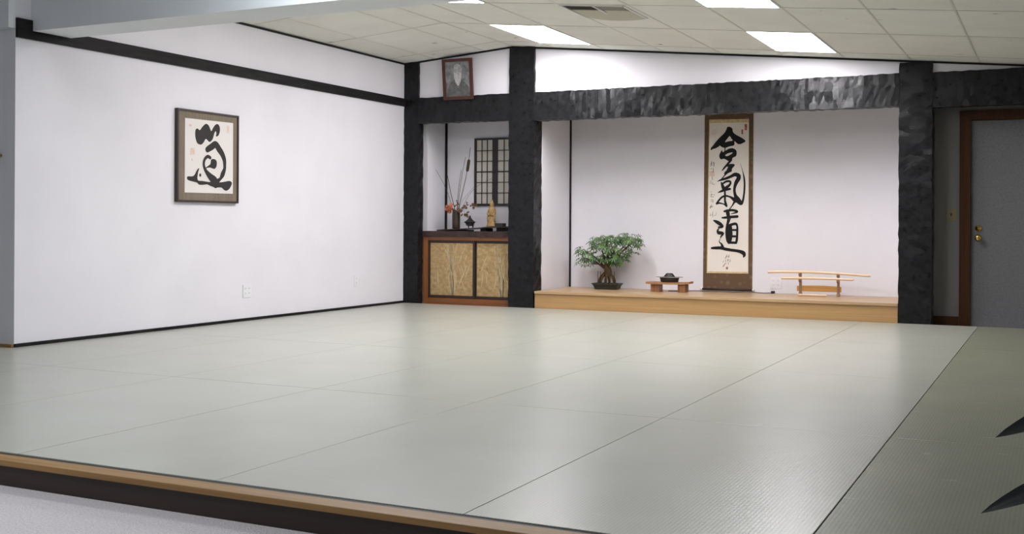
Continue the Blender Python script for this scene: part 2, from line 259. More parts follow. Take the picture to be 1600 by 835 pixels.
M['rack_post'] = wood('brown rack post', (0.22, 0.115, 0.055), (0.32, 0.18, 0.09), 'z', 0.45)
M['panel'] = mat('gold grasscloth panel', (0.42, 0.27, 0.10), 0.6, 0.3,
                 build=noisy((0.34, 0.22, 0.095), (0.53, 0.38, 0.19), (22, 22, 30), 5, 0.3, 0.7, 0.2, 0.004))
M['reed_light'] = mat('pale pressed reed', (0.60, 0.48, 0.29), 0.5)
M['shoji'] = mat('shoji paper', (0.60, 0.57, 0.52), 0.8, 0.2)
M['lattice'] = mat('dark lattice', (0.018, 0.014, 0.012), 0.5)
M['vase'] = mat('dark brown vase', (0.035, 0.022, 0.014), 0.4,
                build=noisy((0.022, 0.014, 0.010), (0.055, 0.035, 0.02), (25, 25, 10), 3))
M['stem'] = mat('dry green stem', (0.075, 0.06, 0.022), 0.6)
M['stem_dark'] = mat('dark twig', (0.04, 0.025, 0.018), 0.6)
M['cattail'] = mat('brown cattail', (0.045, 0.026, 0.012), 0.9)
M['leaf_orange'] = mat('orange autumn leaf', (0.38, 0.10, 0.04), 0.6,
                build=noisy((0.34, 0.07, 0.03), (0.60, 0.22, 0.10), (40, 40, 40), 2))
M['leaf_brown'] = mat('brown green autumn leaf', (0.14, 0.08, 0.035), 0.6,
                build=noisy((0.06, 0.055, 0.02), (0.26, 0.10, 0.06), (35, 35, 35), 2))
M['gold_wood'] = mat('gold carved wood', (0.48, 0.27, 0.055), 0.4, 0.5,
                build=noisy((0.30, 0.18, 0.06), (0.47, 0.31, 0.125), (60, 60, 25), 3, 0.3, 0.7, 0.3, 0.004))
M['bronze'] = mat('dark bronze', (0.022, 0.020, 0.018), 0.4)
M['vent_dark'] = mat('dark vent louvre', (0.10, 0.085, 0.08), 0.6)
M['vent_mid'] = mat('grey green vent louvre', (0.33, 0.325, 0.27), 0.6)
M['vent_light'] = mat('beige vent louvre', (0.50, 0.475, 0.38), 0.6)
M['tube'] = mat('lit troffer lens', (1, 1, 1), 0.5, emit=((1.0, 0.975, 1.0), TUBE_W))
M['fore_leaf'] = mat('dark glossy leaf', (0.012, 0.015, 0.013), 0.36, 0.5)
M['terracotta'] = mat('clay pot', (0.22, 0.085, 0.045), 0.7)
M['knob_wood'] = mat('tan wall knob', (0.30, 0.22, 0.15), 0.4)
M['wire'] = mat('steel wire', (0.4, 0.4, 0.4), 0.4, 0.5, 0.8)

# ------------------------------------------------------------------ mesh helpers
class MB:
    def __init__(self):
        self.v = []; self.f = []; self.mi = []; self.sm = []
    def add(self, vs, fs, mi=0, smooth=False):
        o = len(self.v)
        self.v += [tuple(p) for p in vs]
        for f in fs:
            self.f.append(tuple(i + o for i in f)); self.mi.append(mi); self.sm.append(smooth)
        return self
    def box(self, x0, x1, y0, y1, z0, z1, mi=0):
        vs = [(x, y, z) for x in (x0, x1) for y in (y0, y1) for z in (z0, z1)]
        return self.add(vs, [(0, 1, 3, 2), (4, 6, 7, 5), (0, 4, 5, 1), (2, 3, 7, 6), (0, 2, 6, 4), (1, 5, 7, 3)], mi)
    def hexa(self, bot, top, mi=0):      # two rings of four
        return self.add(list(bot) + list(top), [(3, 2, 1, 0), (4, 5, 6, 7), (0, 1, 5, 4), (1, 2, 6, 5), (2, 3, 7, 6), (3, 0, 4, 7)], mi)
    def prism(self, pts, axis, a0, a1, mi=0):   # convex-ish polygon extruded along axis
        def P(p, a):
            return {'x': (a, p[0], p[1]), 'y': (p[0], a, p[1]), 'z': (p[0], p[1], a)}[axis]
        n = len(pts)
        vs = [P(p, a0) for p in pts] + [P(p, a1) for p in pts]
        fs = [(i, (i + 1) % n, (i + 1) % n + n, i + n) for i in range(n)]
        tri = tessellate_polygon([[Vector((p[0], p[1], 0)) for p in pts]])
        fs += [tuple(t) for t in tri] + [tuple(i + n for i in reversed(t)) for t in tri]
        return self.add(vs, fs, mi)
    def tube(self, pts, rad, seg=8, mi=0, smooth=True, flat=1.0, caps=True):
        pts = [Vector(p) for p in pts]
        if not isinstance(rad, (list, tuple)):
            rad = [rad] * len(pts)
        vs = []; prev = None
        for i, p in enumerate(pts):
            t = (pts[min(i + 1, len(pts) - 1)] - pts[max(i - 1, 0)])
            if t.length < 1e-9:
                t = Vector((0, 0, 1))
            t.normalize()
            if prev is None:
                u = t.cross(Vector((0, 0, 1)))
                if u.length < 1e-3:
                    u = t.cross(Vector((0, 1, 0)))
            else:
                u = prev - t * prev.dot(t)
            u.normalize(); prev = u
            w = t.cross(u)
            for k in range(seg):
                a = 2 * PI * k / seg
                vs.append(p + u * math.cos(a) * rad[i] + w * math.sin(a) * rad[i] * flat)
        fs = []
        for i in range(len(pts) - 1):
            for k in range(seg):
                a = i * seg + k; b = i * seg + (k + 1) % seg
                fs.append((a, b, b + seg, a + seg))
        if caps:
            fs.append(tuple(range(seg - 1, -1, -1)))
            fs.append(tuple((len(pts) - 1) * seg + k for k in range(seg)))
        return self.add(vs, fs, mi, smooth)
    def lathe(self, prof, c=(0, 0, 0), seg=24, mi=0, smooth=True, sx=1.0, sy=1.0, rot=0.0):
        vs = []
        for r, z in prof:
            for k in range(seg):
                a = 2 * PI * k / seg + rot
                vs.append((c[0] + r * sx * math.cos(a), c[1] + r * sy * math.sin(a), c[2] + z))
        fs = []
        for i in range(len(prof) - 1):
            for k in range(seg):
                a = i * seg + k; b = i * seg + (k + 1) % seg
                fs.append((a, b, b + seg, a + seg))
        fs.append(tuple(range(seg - 1, -1, -1)))
        fs.append(tuple((len(prof) - 1) * seg + k for k in range(seg)))
        return self.add(vs, fs, mi, smooth)
    def build(self, name, mats, parent=None, bevel=0.0, base=None):
        me = bpy.data.meshes.new(name)
        off = Vector(base) if base else Vector((0, 0, 0))
        me.from_pydata([tuple(Vector(p) - off) for p in self.v], [], self.f)
        if not isinstance(mats, (list, tuple)):
            mats = [mats]
        for m in mats:
            me.materials.append(m)
        for p, mi, sm in zip(me.polygons, self.mi, self.sm):
            p.material_index = mi; p.use_smooth = sm
        bm = bmesh.new(); bm.from_mesh(me)
        bmesh.ops.recalc_face_normals(bm, faces=bm.faces)
        if bevel:
            bmesh.ops.bevel(bm, geom=bm.edges[:], offset=bevel, segments=2, affect='EDGES', profile=0.6)
        bm.to_mesh(me); bm.free()
        o = bpy.data.objects.new(name, me)
        COL.objects.link(o)
        if parent:
            o.parent = parent
            o.location = off - parent_world(parent)
        else:
            o.location = off
        return o

def parent_world(o):
    p = Vector(o.location)
    while o.parent:
        o = o.parent; p += Vector(o.location)
    return p

def thing(name, loc, label, cat, group=None):
    o = bpy.data.objects.new(name, None)
    o.empty_display_size = 0.05
    COL.objects.link(o); o.location = loc
    return tag(o, label, cat, group)

def tag(o, label, cat, group=None):
    o['label'] = label; o['category'] = cat
    if group:
        o['group'] = group
    return o

def struct(o):
    o['kind'] = 'structure'
    return o

def catmull(pts, n=6):
    out = []
    P = [pts[0]] + list(pts) + [pts[-1]]
    for i in range(1, len(P) - 2):
        a, b, c, d = P[i - 1], P[i], P[i + 1], P[i + 2]
        for k in range(n):
            t = k / n
            out.append(tuple(0.5 * (2 * b[j] + (c[j] - a[j]) * t + (2 * a[j] - 5 * b[j] + 4 * c[j] - d[j]) * t * t
                                    + (3 * b[j] - a[j] - 3 * c[j] + d[j]) * t ** 3) for j in range(len(b))))
    out.append(tuple(pts[-1]))
    return out

def closed_smooth(pts, n=3):
    m = len(pts); out = []
    for i in range(m):
        a, b, c, d = pts[i - 1], pts[i], pts[(i + 1) % m], pts[(i + 2) % m]
        for k in range(n):
            t = k / n
            out.append(tuple(0.5 * (2 * b[j] + (c[j] - a[j]) * t * 0.8 + (2 * a[j] - 5 * b[j] + 4 * c[j] - d[j]) * t * t * 0.8
                                    + (3 * b[j] - a[j] - 3 * c[j] + d[j]) * t ** 3 * 0.8 + (c[j] - b[j]) * 0.2 * (2 * t))
                            if False else
                             0.5 * (2 * b[j] + (c[j] - a[j]) * t + (2 * a[j] - 5 * b[j] + 4 * c[j] - d[j]) * t * t
                                    + (3 * b[j] - a[j] - 3 * c[j] + d[j]) * t ** 3) for j in range(2)))
    return out

def flat_poly(mb, P, outer, holes=(), mi=0, smooth=True):
    loops = [closed_smooth(outer) if smooth else list(outer)] + [closed_smooth(h) for h in holes]
    flat = [q for l in loops for q in l]
    tri = tessellate_polygon([[Vector((q[0], q[1], 0)) for q in l] for l in loops])
    mb.add([P(q[0], q[1]) for q in flat], [tuple(t) for t in tri], mi)

def brush(mb, P, pts, mi=0, Pcap=None):
    c = catmull(pts, 7)
    L = []; R = []
    for i, (a, b, r) in enumerate(c):
        r = max(r, 0.0003)
        p0 = c[max(i - 1, 0)]; p1 = c[min(i + 1, len(c) - 1)]
        t = Vector((p1[0] - p0[0], p1[1] - p0[1])); t = t.normalized() if t.length > 1e-9 else Vector((1, 0))
        n = Vector((-t.y, t.x))
        L.append((a + n.x * r, b + n.y * r)); R.append((a - n.x * r, b - n.y * r))
    vs = []; fs = []
    for l, r_ in zip(L, R):
        vs += [P(*l), P(*r_)]
    for i in range(len(c) - 1):
        fs.append((2 * i, 2 * i + 1, 2 * i + 3, 2 * i + 2))
    mb.add(vs, fs, mi)
    for e in (c[0], c[-1]):
        r = max(e[2], 0.0003)
        ring = [(Pcap or P)(e[0] + r * math.cos(2 * PI * k / 14), e[1] + r * math.sin(2 * PI * k / 14)) for k in range(14)]
        mb.add(ring, [tuple(range(14))], mi)

# ------------------------------------------------------------------ main dimensions (metres, mat top = 0)
XL = -5.294            # left wall face
XR = 2.75              # right wall face
FLOOR = -0.10          # carpet level
RIDGE, ZR = -3.94, 2.799
def zc(x):
    return ZR - 0.08 * (RIDGE - x) if x < RIDGE else ZR - 0.0975 * (x - RIDGE)
YS0, YS1 = -5.07, -4.73   # front soffit

# ------------------------------------------------------------------ setting
struct(MB().box(-8, 4.0, -13.0, 1.2, FLOOR - 0.1, FLOOR).build('floor', M['carpet']))
struct(MB().box(XL - 0.13, XL, -5.2, 0.75, FLOOR, 2.9).build('wall_left', M['wall']))
struct(MB().box(-8, XL - 0.13, -5.2, -5.08, FLOOR, 2.25).box(-8, XL - 0.0, -5.26, -5.2001, 2.25, 2.9)
       .build('wall_left_return', M['wall_grey']))
struct(MB().box(XR, XR + 0.12, -5.07, 0.5, FLOOR, 2.9).build('wall_right', M['wall_grey']))
for nm, a, b_ in (('wall_back_left', XL, -3.972), ('wall_back', -3.686, 0.005), ('wall_back_right', 0.282, XR)):
    struct(MB().prism([(a, 2.18), (b_, 2.18), (b_, zc(b_)), (a, zc(a))], 'y', 0.03, 0.13).build(nm, M['wall']))
struct(MB().box(-3.80, 0.12, 0.98, 1.06, FLOOR, 2.3).build('wall_alcove_back', M['wall']))
struct(MB().box(-3.80, -3.681, 0.21, 0.98, FLOOR, 2.25).build('wall_alcove_left', M['wall']))
struct(MB().box(0.0, 0.12, 0.21, 0.98, FLOOR, 2.25).build('wall_alcove_right', M['wall']))
struct(MB().box(-5.294, 0.12, 0.13, 1.06, 2.25, 2.30).build('ceiling_alcove', M['shade_ceiling']))
struct(MB().box(XL, -3.80, 0.63, 0.71, FLOOR, 2.25).build('wall_niche_back', M['wall']))
struct(MB().box(XL, -5.107, 0.21, 0.63, FLOOR, 2.25).build('wall_niche_left', M['wall']))
mb = MB().box(0.12, 0.565, 0.35, 0.45, FLOOR, 2.25).box(0.565, 1.475, 0.35, 0.45, 1.87, 2.25).box(1.475, XR, 0.35, 0.45, FLOOR, 2.25)
struct(mb.build('wall_door_side', M['wall_dim']))
struct(MB().box(0.12, XR, 0.13, 0.45, 2.25, 2.30).build('ceiling_door_recess', M['wall_dim']))
struct(MB().box(XL, XR, YS0, YS1, 2.25, 2.9).build('wall_front_header', M['wall_grey']))
struct(MB().box(-8, 4.0, -13.0, YS0, 2.9, 2.95).build('ceiling_front', M['wall_grey']))

# sloped tile ceiling with its metal grid
mb = MB()
for a, b in ((XL, RIDGE), (RIDGE, XR)):
    mb.add([(a, YS1, zc(a)), (b, YS1, zc(b)), (b, 0.03, zc(b)), (a, 0.03, zc(a)),
            (a, YS1, zc(a) + .04), (b, YS1, zc(b) + .04), (b, 0.03, zc(b) + .04), (a, 0.03, zc(a) + .04)],
           [(0, 1, 2, 3), (7, 6, 5, 4), (0, 4, 5, 1), (2, 6, 7, 3)])
ceil = struct(mb.build('ceiling', M['ceiling']))
mb = MB()
XG = [-4.90, -4.285, -3.94, -3.465, -2.885, -2.26, -1.665, -1.05, -0.49, 0.10, 0.68, 1.26, 1.84, 2.42]
YG = [-0.345, -1.50, -2.64, -3.80]
for x in XG:
    z = zc(x); w = 0.0065
    mb.hexa([(x - w, YS1, z - .004), (x + w, YS1, z - .004), (x + w, .03, z - .004), (x - w, .03, z - .004)],
            [(x - w, YS1, z + .004), (x + w, YS1, z + .004), (x + w, .03, z + .004), (x - w, .03, z + .004)], 1 if abs(x + 2.26) < .01 else 0)
for y in YG:
    w = 0.008
    for a, b in ((XL, RIDGE), (RIDGE, XR)):
        mb.hexa([(a, y - w, zc(a) - .0035), (b, y - w, zc(b) - .0035), (b, y + w, zc(b) - .0035), (a, y + w, zc(a) - .0035)],
                [(a, y - w, zc(a) + .004), (b, y - w, zc(b) + .004), (b, y + w, zc(b) + .004), (a, y + w, zc(a) + .004)])
mb.build('ceiling_grid', [M['tbar'], M['tbar_white']], ceil)

# thin dark trims
def slope_strip(name, a, b, y0, y1, t0, t1):
    return struct(MB().hexa([(a, y0, zc(a) - t1), (b, y0, zc(b) - t1), (b, y1, zc(b) - t1), (a, y1, zc(a) - t1)],
                            [(a, y0, zc(a) - t0), (b, y0, zc(b) - t0), (b, y1, zc(b) - t0), (a, y1, zc(a) - t0)]).build(name, M['blackwood']))
slope_strip('trim_1', XL + 0.02, RIDGE, 0.010, 0.03, 0.004, 0.018)
slope_strip('trim_2', RIDGE, XR, 0.010, 0.03, 0.004, 0.019)
struct(MB().box(XL, XL + 0.015, YS1, -0.0, zc(XL) - 0.02, zc(XL) - 0.004).build('trim_3', M['blackwood']))
# the broad dark rail of the left wall, taller at its free end
mb = MB().prism([(-5.2, 2.188), (0.0, 2.205), (0.0, 2.290), (-4.73, 2.287), (-4.73, 2.2499), (-5.07, 2.2499), (-5.07, 2.325), (-5.2, 2.325)], 'x', XL, XL + 0.022)
struct(mb.build('trim_4', M['blackwood']))
struct(MB().box(XL, XL + 0.014, -5.2, 0.0, 0.0, 0.024).build('baseboard_left', M['blackwood']))
struct(MB().box(-3.681, -3.664, 0.963, 0.98, 0.18, 2.25).build('trim_5', M['blackwood']))
struct(MB().box(-5.107, -5.085, 0.61, 0.63, 0.80, 2.25).build('trim_6', M['blackwood']))
struct(MB().box(0.12, 0.49, 0.335, 0.35, FLOOR, 0.055).build('baseboard_door_side', M['casing']))
struct(MB().box(-8, XL - 0.0, -5.222, -5.2, 0.0, 0.02).build('baseboard_left_return', M['nosing']))

# ------------------------------------------------------------------ black hewn timbers
def timber(name, x0, x1, y0, y1, z0, z1, cell, label, seed, amp=0.005, cat='post'):
    rnd = random.Random(seed)
    n = [max(1, round((b - a) / c)) for a, b, c in ((x0, x1, cell[0]), (y0, y1, cell[1]), (z0, z1, cell[2]))]
    lo, hi = (x0, y0, z0), (x1, y1, z1)
    idx = {}; vs = []; fs = []
    def V(ijk):
        if ijk not in idx:
            p = []
            for d in range(3):
                step = (hi[d] - lo[d]) / n[d]
                q = lo[d] + step * ijk[d]
                edge = ijk[d] in (0, n[d])
                q += rnd.uniform(-amp, amp) * (0.3 if d == 1 else 0.8) if edge else rnd.uniform(-.2, .2) * step
                p.append(q)
            idx[ijk] = len(vs); vs.append(tuple(p))
        return idx[ijk]
    for d in range(3):
        u, w = [k for k in range(3) if k != d]
        for side in (0, n[d]):
            for i in range(n[u]):
                for j in range(n[w]):
                    q = []
                    for du, dw in ((0, 0), (1, 0), (1, 1), (0, 1)):
                        t = [0, 0, 0]; t[d] = side; t[u] = i + du; t[w] = j + dw
                        q.append(V(tuple(t)))
                    fs.append(tuple(q))
    mb = MB(); mb.add(vs, fs)
    o = mb.build(name, M['timber_x' if cat == 'beam' else 'timber'], base=((x0 + x1) / 2, (y0 + y1) / 2, z0))
    return tag(o, label, cat)

timber('timber_post', XL + 0.0, -5.107, 0.0, 0.11, FLOOR, zc(-5.2) - 0.004, (.08, .06, .07),
       'black rough-hewn timber post in the corner beside the long white wall', 1)
timber('timber_post', -3.978, -3.681, -0.004, 0.2, FLOOR, zc(-3.83) - 0.004, (.085, .07, .065),
       'black rough-hewn timber post between the cabinet niche and the scroll alcove', 2)
timber('timber_post', 0.0, 0.287, -0.004, 0.2, FLOOR, zc(0.27) - 0.004, (.085, .07, .065),
       'black rough-hewn timber post beside the grey door', 3)
timber('timber_beam', -5.107, -3.978, 0.002, 0.125, 2.008, 2.292, (.05, .06, .09),
       'black hewn timber beam under the old portrait, above the cabinet niche', 4, cat='beam')
timber('timber_beam', -3.681, 0.0, -0.008, 0.125, 1.988, 2.286, (.034, .06, .06),
       'long black hewn timber beam over the scroll alcove', 5, 0.006, cat='beam')
timber('timber_beam', 0.287, XR, 0.002, 0.125, 1.965, 2.282, (.06, .06, .09),
       'black hewn timber beam above the grey door', 6, cat='beam')

# ------------------------------------------------------------------ mat platform and mats
PF, PN, YR_L = -7.74, -7.82, -5.80
pl = thing('mat_platform', (-2.5, -3.9, FLOOR), 'low platform with a honey wood nosing along the pale carpet, carrying the green mats', 'platform')
MB().box(XL + .002, XR - .002, PN + 0.04, -0.015, FLOOR, -0.05).build('base', M['riser'], pl)
struct(MB().box(-8, XL, PN + .04, YR_L, FLOOR, -0.05).box(-8, XL, YR_L, -5.224, FLOOR, 0.0).build('floor_left', M['tatami']))
MB().box(XL - 1.0, XR, PF - 0.0, PF + 0.02, -0.05, -0.004).build('mat_stop', M['riser'], pl)
MB().box(XL - 1.0, XR, PN, PF - 0.001, -0.024, -0.002).build('nosing', M['nosing'], pl, bevel=0.003)
MB().box(XL - 1.0, XR, PN + 0.012, PN + 0.04, FLOOR, -0.024).build('riser', M['riser'], pl)

XC = [XL, -4.27, -3.25, -2.255, -1.29, -0.32, 0.68, 1.68]
YR = [-7.72, -5.81, -3.90, -1.95, 0.0]
colname = ['first column from left wall', 'second column from left wall', 'third column from left wall',
           'fourth column from left wall', 'third column from the right', 'second column from the right',
           'rightmost dark column']
rowname = ['front row at wooden edge', 'second row from wooden edge', 'second row from black posts', 'back row at black posts']
for i in range(7):
    for j in range(4):
        g = 0.0018
        y1 = YR[j + 1]
        if i == 6 and j == 3:
            y1 = 0.0
        x0 = XC[i] if i else (XL - 1.0 if j == 0 else XL)
        mb = MB().box(x0 + g + (0.015 if i == 0 and j else 0), XC[i + 1] - g - (0.0012 if i == 5 else 0), YR[j] + g, y1 - g - (0.01 if j == 3 else 0), -0.05, 0.0)
        o = mb.build('floor_mat', M['tatami_sheen_dark'] if i == 6 else M['tatami'], bevel=0.0010,
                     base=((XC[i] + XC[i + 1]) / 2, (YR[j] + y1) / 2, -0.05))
        tone = 'shade-tinted green' if i == 6 else 'pale green'
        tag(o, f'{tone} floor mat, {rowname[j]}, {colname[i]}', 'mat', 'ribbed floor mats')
# ------------------------------------------------------------------ alcove platform
ap = thing('alcove_platform', (-1.83, 0.5, FLOOR), 'raised light maple platform of the scroll alcove', 'platform')
MB().box(-3.665, -0.002, -0.012, 0.976, 0.153, 0.18).build('top_board', M['plat_top'], ap, bevel=0.003)
MB().box(-3.665, -0.002, 0.004, 0.03, FLOOR + .06, 0.153).build('front_board', M['plat_front'], ap)

# ------------------------------------------------------------------ hanging scroll
PS = lambda y: (lambda a, b: (a, y, b))
sc = thing('hanging_scroll', (-1.85, 0.965, 0.2), 'tall hanging scroll with three large black brush characters on the alcove back wall', 'scroll')
mb = MB()
mb.hexa([(-2.118, .972, .205), (-1.585, .972, .205), (-1.585, .978, .205), (-2.118, .978, .205)],
        [(-2.108, .972, 2.12), (-1.581, .972, 2.12), (-1.581, .978, 2.12), (-2.108, .978, 2.12)])
mb.build('mounting', M['brocade'], sc)
mb = MB()
mb.hexa([(-2.077, .968, .373), (-1.627, .968, .376), (-1.627, .9725, .376), (-2.077, .9725, .373)],
        [(-2.058, .968, 2.023), (-1.628, .968, 2.015), (-1.628, .9725, 2.015), (-2.058, .9725, 2.023)])
pap = mb.build('paper', M['paper'], sc)
mb = MB()
mb.hexa([(-2.0585, .967, 1.985), (-1.628, .967, 1.978), (-1.628, .968, 1.978), (-2.0585, .968, 1.985)],
        [(-2.058, .967, 2.023), (-1.628, .967, 2.015), (-1.628, .968, 2.015), (-2.058, .968, 2.023)])
mb.hexa([(-2.077, .967, .373), (-1.627, .967, .376), (-1.627, .968, .376), (-2.077, .968, .373)],
        [(-2.0766, .967, .392), (-1.627, .967, .395), (-1.627, .968, .395), (-2.0766, .968, .392)])
mb.hexa([(-2.077, .967, .39), (-2.068, .967, .39), (-2.068, .968, .39), (-2.077, .968, .39)],
        [(-2.058, .967, 1.99), (-2.052, .967, 1.99), (-2.052, .968, 1.99), (-2.058, .968, 1.99)])
mb.build('paper_edging', M['paper_gold'], pap)
mb = MB()
lay = .9668
for outer, hs in SCROLL_POLYS:
    flat_poly(mb, PS(lay), outer, hs); lay -= .0001
for s in SCROLL_STROKES:
    brush(mb, PS(lay), s, 0, PS(lay + .00005)); lay -= .0001
mb.build('calligraphy', M['ink'], pap)
clusters = []
for s in SCROLL_THIN:                       # one mesh per small written character
    near = [c for c in clusters if any(math.hypot(p[0] - q[0], p[1] - q[1]) < .022 for t in c for p in t for q in s)]
    merged = [s] + [t for c in near for t in c]
    clusters = [c for c in clusters if c not in near] + [merged]
for c in clusters:
    mb = MB()
    for s in c:
        brush(mb, PS(.9662), s)
    mb.build('small_character', M['ink_thin'], pap)
for k in ('s1', 's2', 's3', 's4'):
    mb = MB(); flat_poly(mb, PS(.9662), SCROLL_SEALS[k], smooth=False)
    mb.build('seal', M['seal'] if k in ('s1',) else M['seal_pale'] if k == 's3' else M['seal'], pap)
mb = MB(); cx, cz = SCROLL_SEALS['ring']; r = SCROLL_SEALS['ringr']
for rr in (r, r * .5):
    brush(mb, PS(.9661), [(cx + rr * math.cos(2 * PI * k / 12), cz + rr * math.sin(2 * PI * k / 12), .0022) for k in range(13)])
mb.build('seal', M['seal_pale'], pap)
MB().tube([(-2.122, .963, .203), (-1.581, .963, .203)], .011, 12).build('roller', M['rod'], sc)
for x0, x1 in ((-2.145, -2.122), (-1.581, -1.558)):
    MB().tube([(x0, .963, .205), (x1, .963, .205)], .012, 12).build('roller_end', M['ivory'], sc)

# ------------------------------------------------------------------ framed character on the left wall
fr = thing('framed_calligraphy', (XL, -3.23, 1.06), 'dark framed brush character on pale paper hanging on the long white left wall', 'picture')
PX = lambda x: (lambda a, b: (x, a, b))
y0, y1, z0, z1 = -3.62, -2.848, 1.060, 1.841
mb = MB(); w = .016
mb.box(XL, XL + .034, y0, y0 + w, z0, z1).box(XL, XL + .034, y1 - w, y1, z0, z1)
mb.box(XL, XL + .034, y0 + w, y1 - w, z0, z0 + w).box(XL, XL + .034, y0 + w, y1 - w, z1 - w, z1)
mb.build('frame', M['frame_dark'], fr)
MB().box(XL, XL + .024, y0 + w, y1 - w, z0 + w, z1 - w).build('mount', M['mount'], fr)
pp_ = MB().prism([(-3.527, 1.139), (-2.919, 1.144), (-2.921, 1.772), (-3.527, 1.765)], 'x', XL + .024, XL + .027).build('paper', M['paper_white'], fr)
mb = MB()
lay = -5.2664
for outer, hs in PIC_POLYS:
    flat_poly(mb, PX(lay), outer, hs); lay += .0002
for s in PIC_STROKES:
    brush(mb, PX(lay), s, 0, PX(lay - .0001)); lay += .0002
mb.build('calligraphy', M['ink_soft'], pp_)
for q in PIC_SEALS:
    mb = MB(); flat_poly(mb, PX(-5.2664), q, smooth=False)
    mb.build('seal', M['seal_pale'], pp_)

# ------------------------------------------------------------------ portrait leaning out above the niche
po = thing('portrait_picture', (-4.583, -0.012, 2.25), 'mahogany framed grey portrait of a white-bearded person leaning out over the beam', 'picture')
W2, H = .185, .445
w = .034
def tiltparts():
    parts = []
    mb = MB()
    mb.box(-W2, W2, -.022, 0, 0, w).box(-W2, W2, -.022, 0, H - w, H).box(-W2, -W2 + w, -.022, 0, w, H - w).box(W2 - w, W2, -.022, 0, w, H - w)
    parts.append(('frame', mb, M['frame_red']))
    parts.append(('photograph', MB().box(-W2 + w, W2 - w, -.012, -.002, w, H - w), [M['photo_bg']]))
    return parts
def PT(y):
    return lambda a, b: (a, y, b)
T = Matrix.Translation(po.location) @ Matrix.Rotation(math.radians(6.2), 4, 'X') @ Matrix.Rotation(math.radians(0.3), 4, 'Y')
phot = None
def put(name, mb, m, parent):
    mb.v = [tuple(T @ Vector(p)) for p in mb.v]
    return mb.build(name, m, parent)
for nm, mb, m in tiltparts():
    o = put(nm, mb, m, po)
    if nm == 'photograph':
        phot = o
mb = MB(); flat_poly(mb, PT(-.0126), [(-.145, .036), (.135, .036), (.14, .09), (.12, .15), (.07, .2), (.03, .225), (-.03, .225), (-.075, .2), (-.12, .13)])
put('robe', mb, M['photo_robe'], phot)
mb = MB(); flat_poly(mb, PT(-.0131), [(.002 + .052 * math.cos(a * PI / 8), .316 + .072 * math.sin(a * PI / 8)) for a in range(16)])
put('face', mb, M['photo_skin'], phot)
mb = MB(); flat_poly(mb, PT(-.0136), [(-.044, .292), (-.02, .286), (.004, .292), (.028, .286), (.048, .292), (.048, .25), (.036, .20), (.022, .165), (.004, .148), (-.016, .168), (-.034, .205), (-.044, .25)])
put('beard', mb, M['photo_beard'], phot)
for x in (-.02, .024):
    mb = MB()
    flat_poly(mb, PT(-.0134), [(x - .010, .324), (x, .327), (x + .010, .324), (x, .321)])
    flat_poly(mb, PT(-.0134), [(x - .013, .334), (x, .339), (x + .013, .335), (x, .335)])
    put('eye', mb, M['photo_shade'], phot)
mb = MB()
flat_poly(mb, PT(-.0139), [(-.014, .279), (.002, .282), (.02, .279), (.002, .276)])
put('mouth', mb, M['photo_shade'], phot)
MB().tube([(-4.583, -.055, 2.66), (-4.583, .03, 2.70)], .0015, 6).build('hanging_wire', M['wire'], po)

# ------------------------------------------------------------------ outlets and switch
def outlet(loc, n, label, w=.07, h=.115):
    # n: 'x' faces +X (left wall), 'y' faces -Y (back walls)
    o = thing('wall_outlet', loc, label, 'outlet')
    def B(a0, a1, d0, d1, b0, b1):
        if n == 'x':
            return MB().box(loc[0] + d0, loc[0] + d1, loc[1] + a0, loc[1] + a1, loc[2] + b0, loc[2] + b1)
        return MB().box(loc[0] + a0, loc[0] + a1, loc[1] - d1, loc[1] - d0, loc[2] + b0, loc[2] + b1)
    B(-w / 2, w / 2, 0, .007, -h / 2, h / 2).build('cover_plate', M['plastic'], o, bevel=.0015)
    return o, B
for loc, n, lab, w in (((XL, -2.69, .268), 'x', 'white double outlet on the left wall below the framed character', .115),
                       ((XL, -0.94, .285), 'x', 'white outlet on the left wall near the corner post', .075),
                       ((-1.335, .98, .285), 'y', 'white double outlet on the alcove wall beside the scroll', .115)):
    o, B = outlet(loc, n, lab, w)
    for dx in ((-.026, .026) if w > .1 else (0,)):
        for dz in (-.022, .022):
            s = B(dx - .014, dx + .014, .007, .0085, dz - .016, dz + .016).build('socket', M['plastic'], o)
            for e in (-.005, .005):
                B(dx + e - .0016, dx + e + .0016, .0085, .0092, dz - .004, dz + .009).build('slot', M['slot'], s)
sw = thing('light_switch', (.425, .35, .995), 'tan light switch plate between the dark post and the door casing', 'switch')
MB().box(.380, .470, .343, .35, .940, 1.052).build('cover_plate', M['switch'], sw, bevel=.0015)
MB().box(.417, .431, .330, .343, .987, 1.010).build('toggle', M['blackplastic'], sw)

# ------------------------------------------------------------------ door
dr = thing('door_1', (1.02, .38, FLOOR), 'speckled pale grey door with brass knob beyond the dark post', 'door')
struct(dr)
MB().box(.59, 1.46, .375, .415, FLOOR + .005, 1.862).build('door_slab', M['door'], dr)
mb = MB().box(.494, .588, .326, .35, FLOOR, 1.952).box(1.462, 1.556, .326, .35, FLOOR, 1.952).box(.588, 1.462, .326, .35, 1.868, 1.952)
mb.box(.565, .589, .35, .43, FLOOR, 1.87).box(1.461, 1.476, .35, .43, FLOOR, 1.87).box(.589, 1.461, .35, .43, 1.8625, 1.87)
mb.build('door_casing', M['casing'], dr)
def knob(z, prof, name):
    mb = MB(); mb.lathe(prof, seg=20)
    mb.v = [(.655 + p[0], .375 - p[2], z + p[1]) for p in mb.v]
    mb.build(name, M['brass'], dr)
knob(.784, [(.031, 0), (.031, .006), (.014, .010), (.012, .03), (.024, .038), (.029, .05), (.027, .06), (.012, .066)], 'door_knob')
knob(.872, [(.03, 0), (.03, .008), (.024, .016), (.010, .018), (.009, .022)], 'deadbolt')

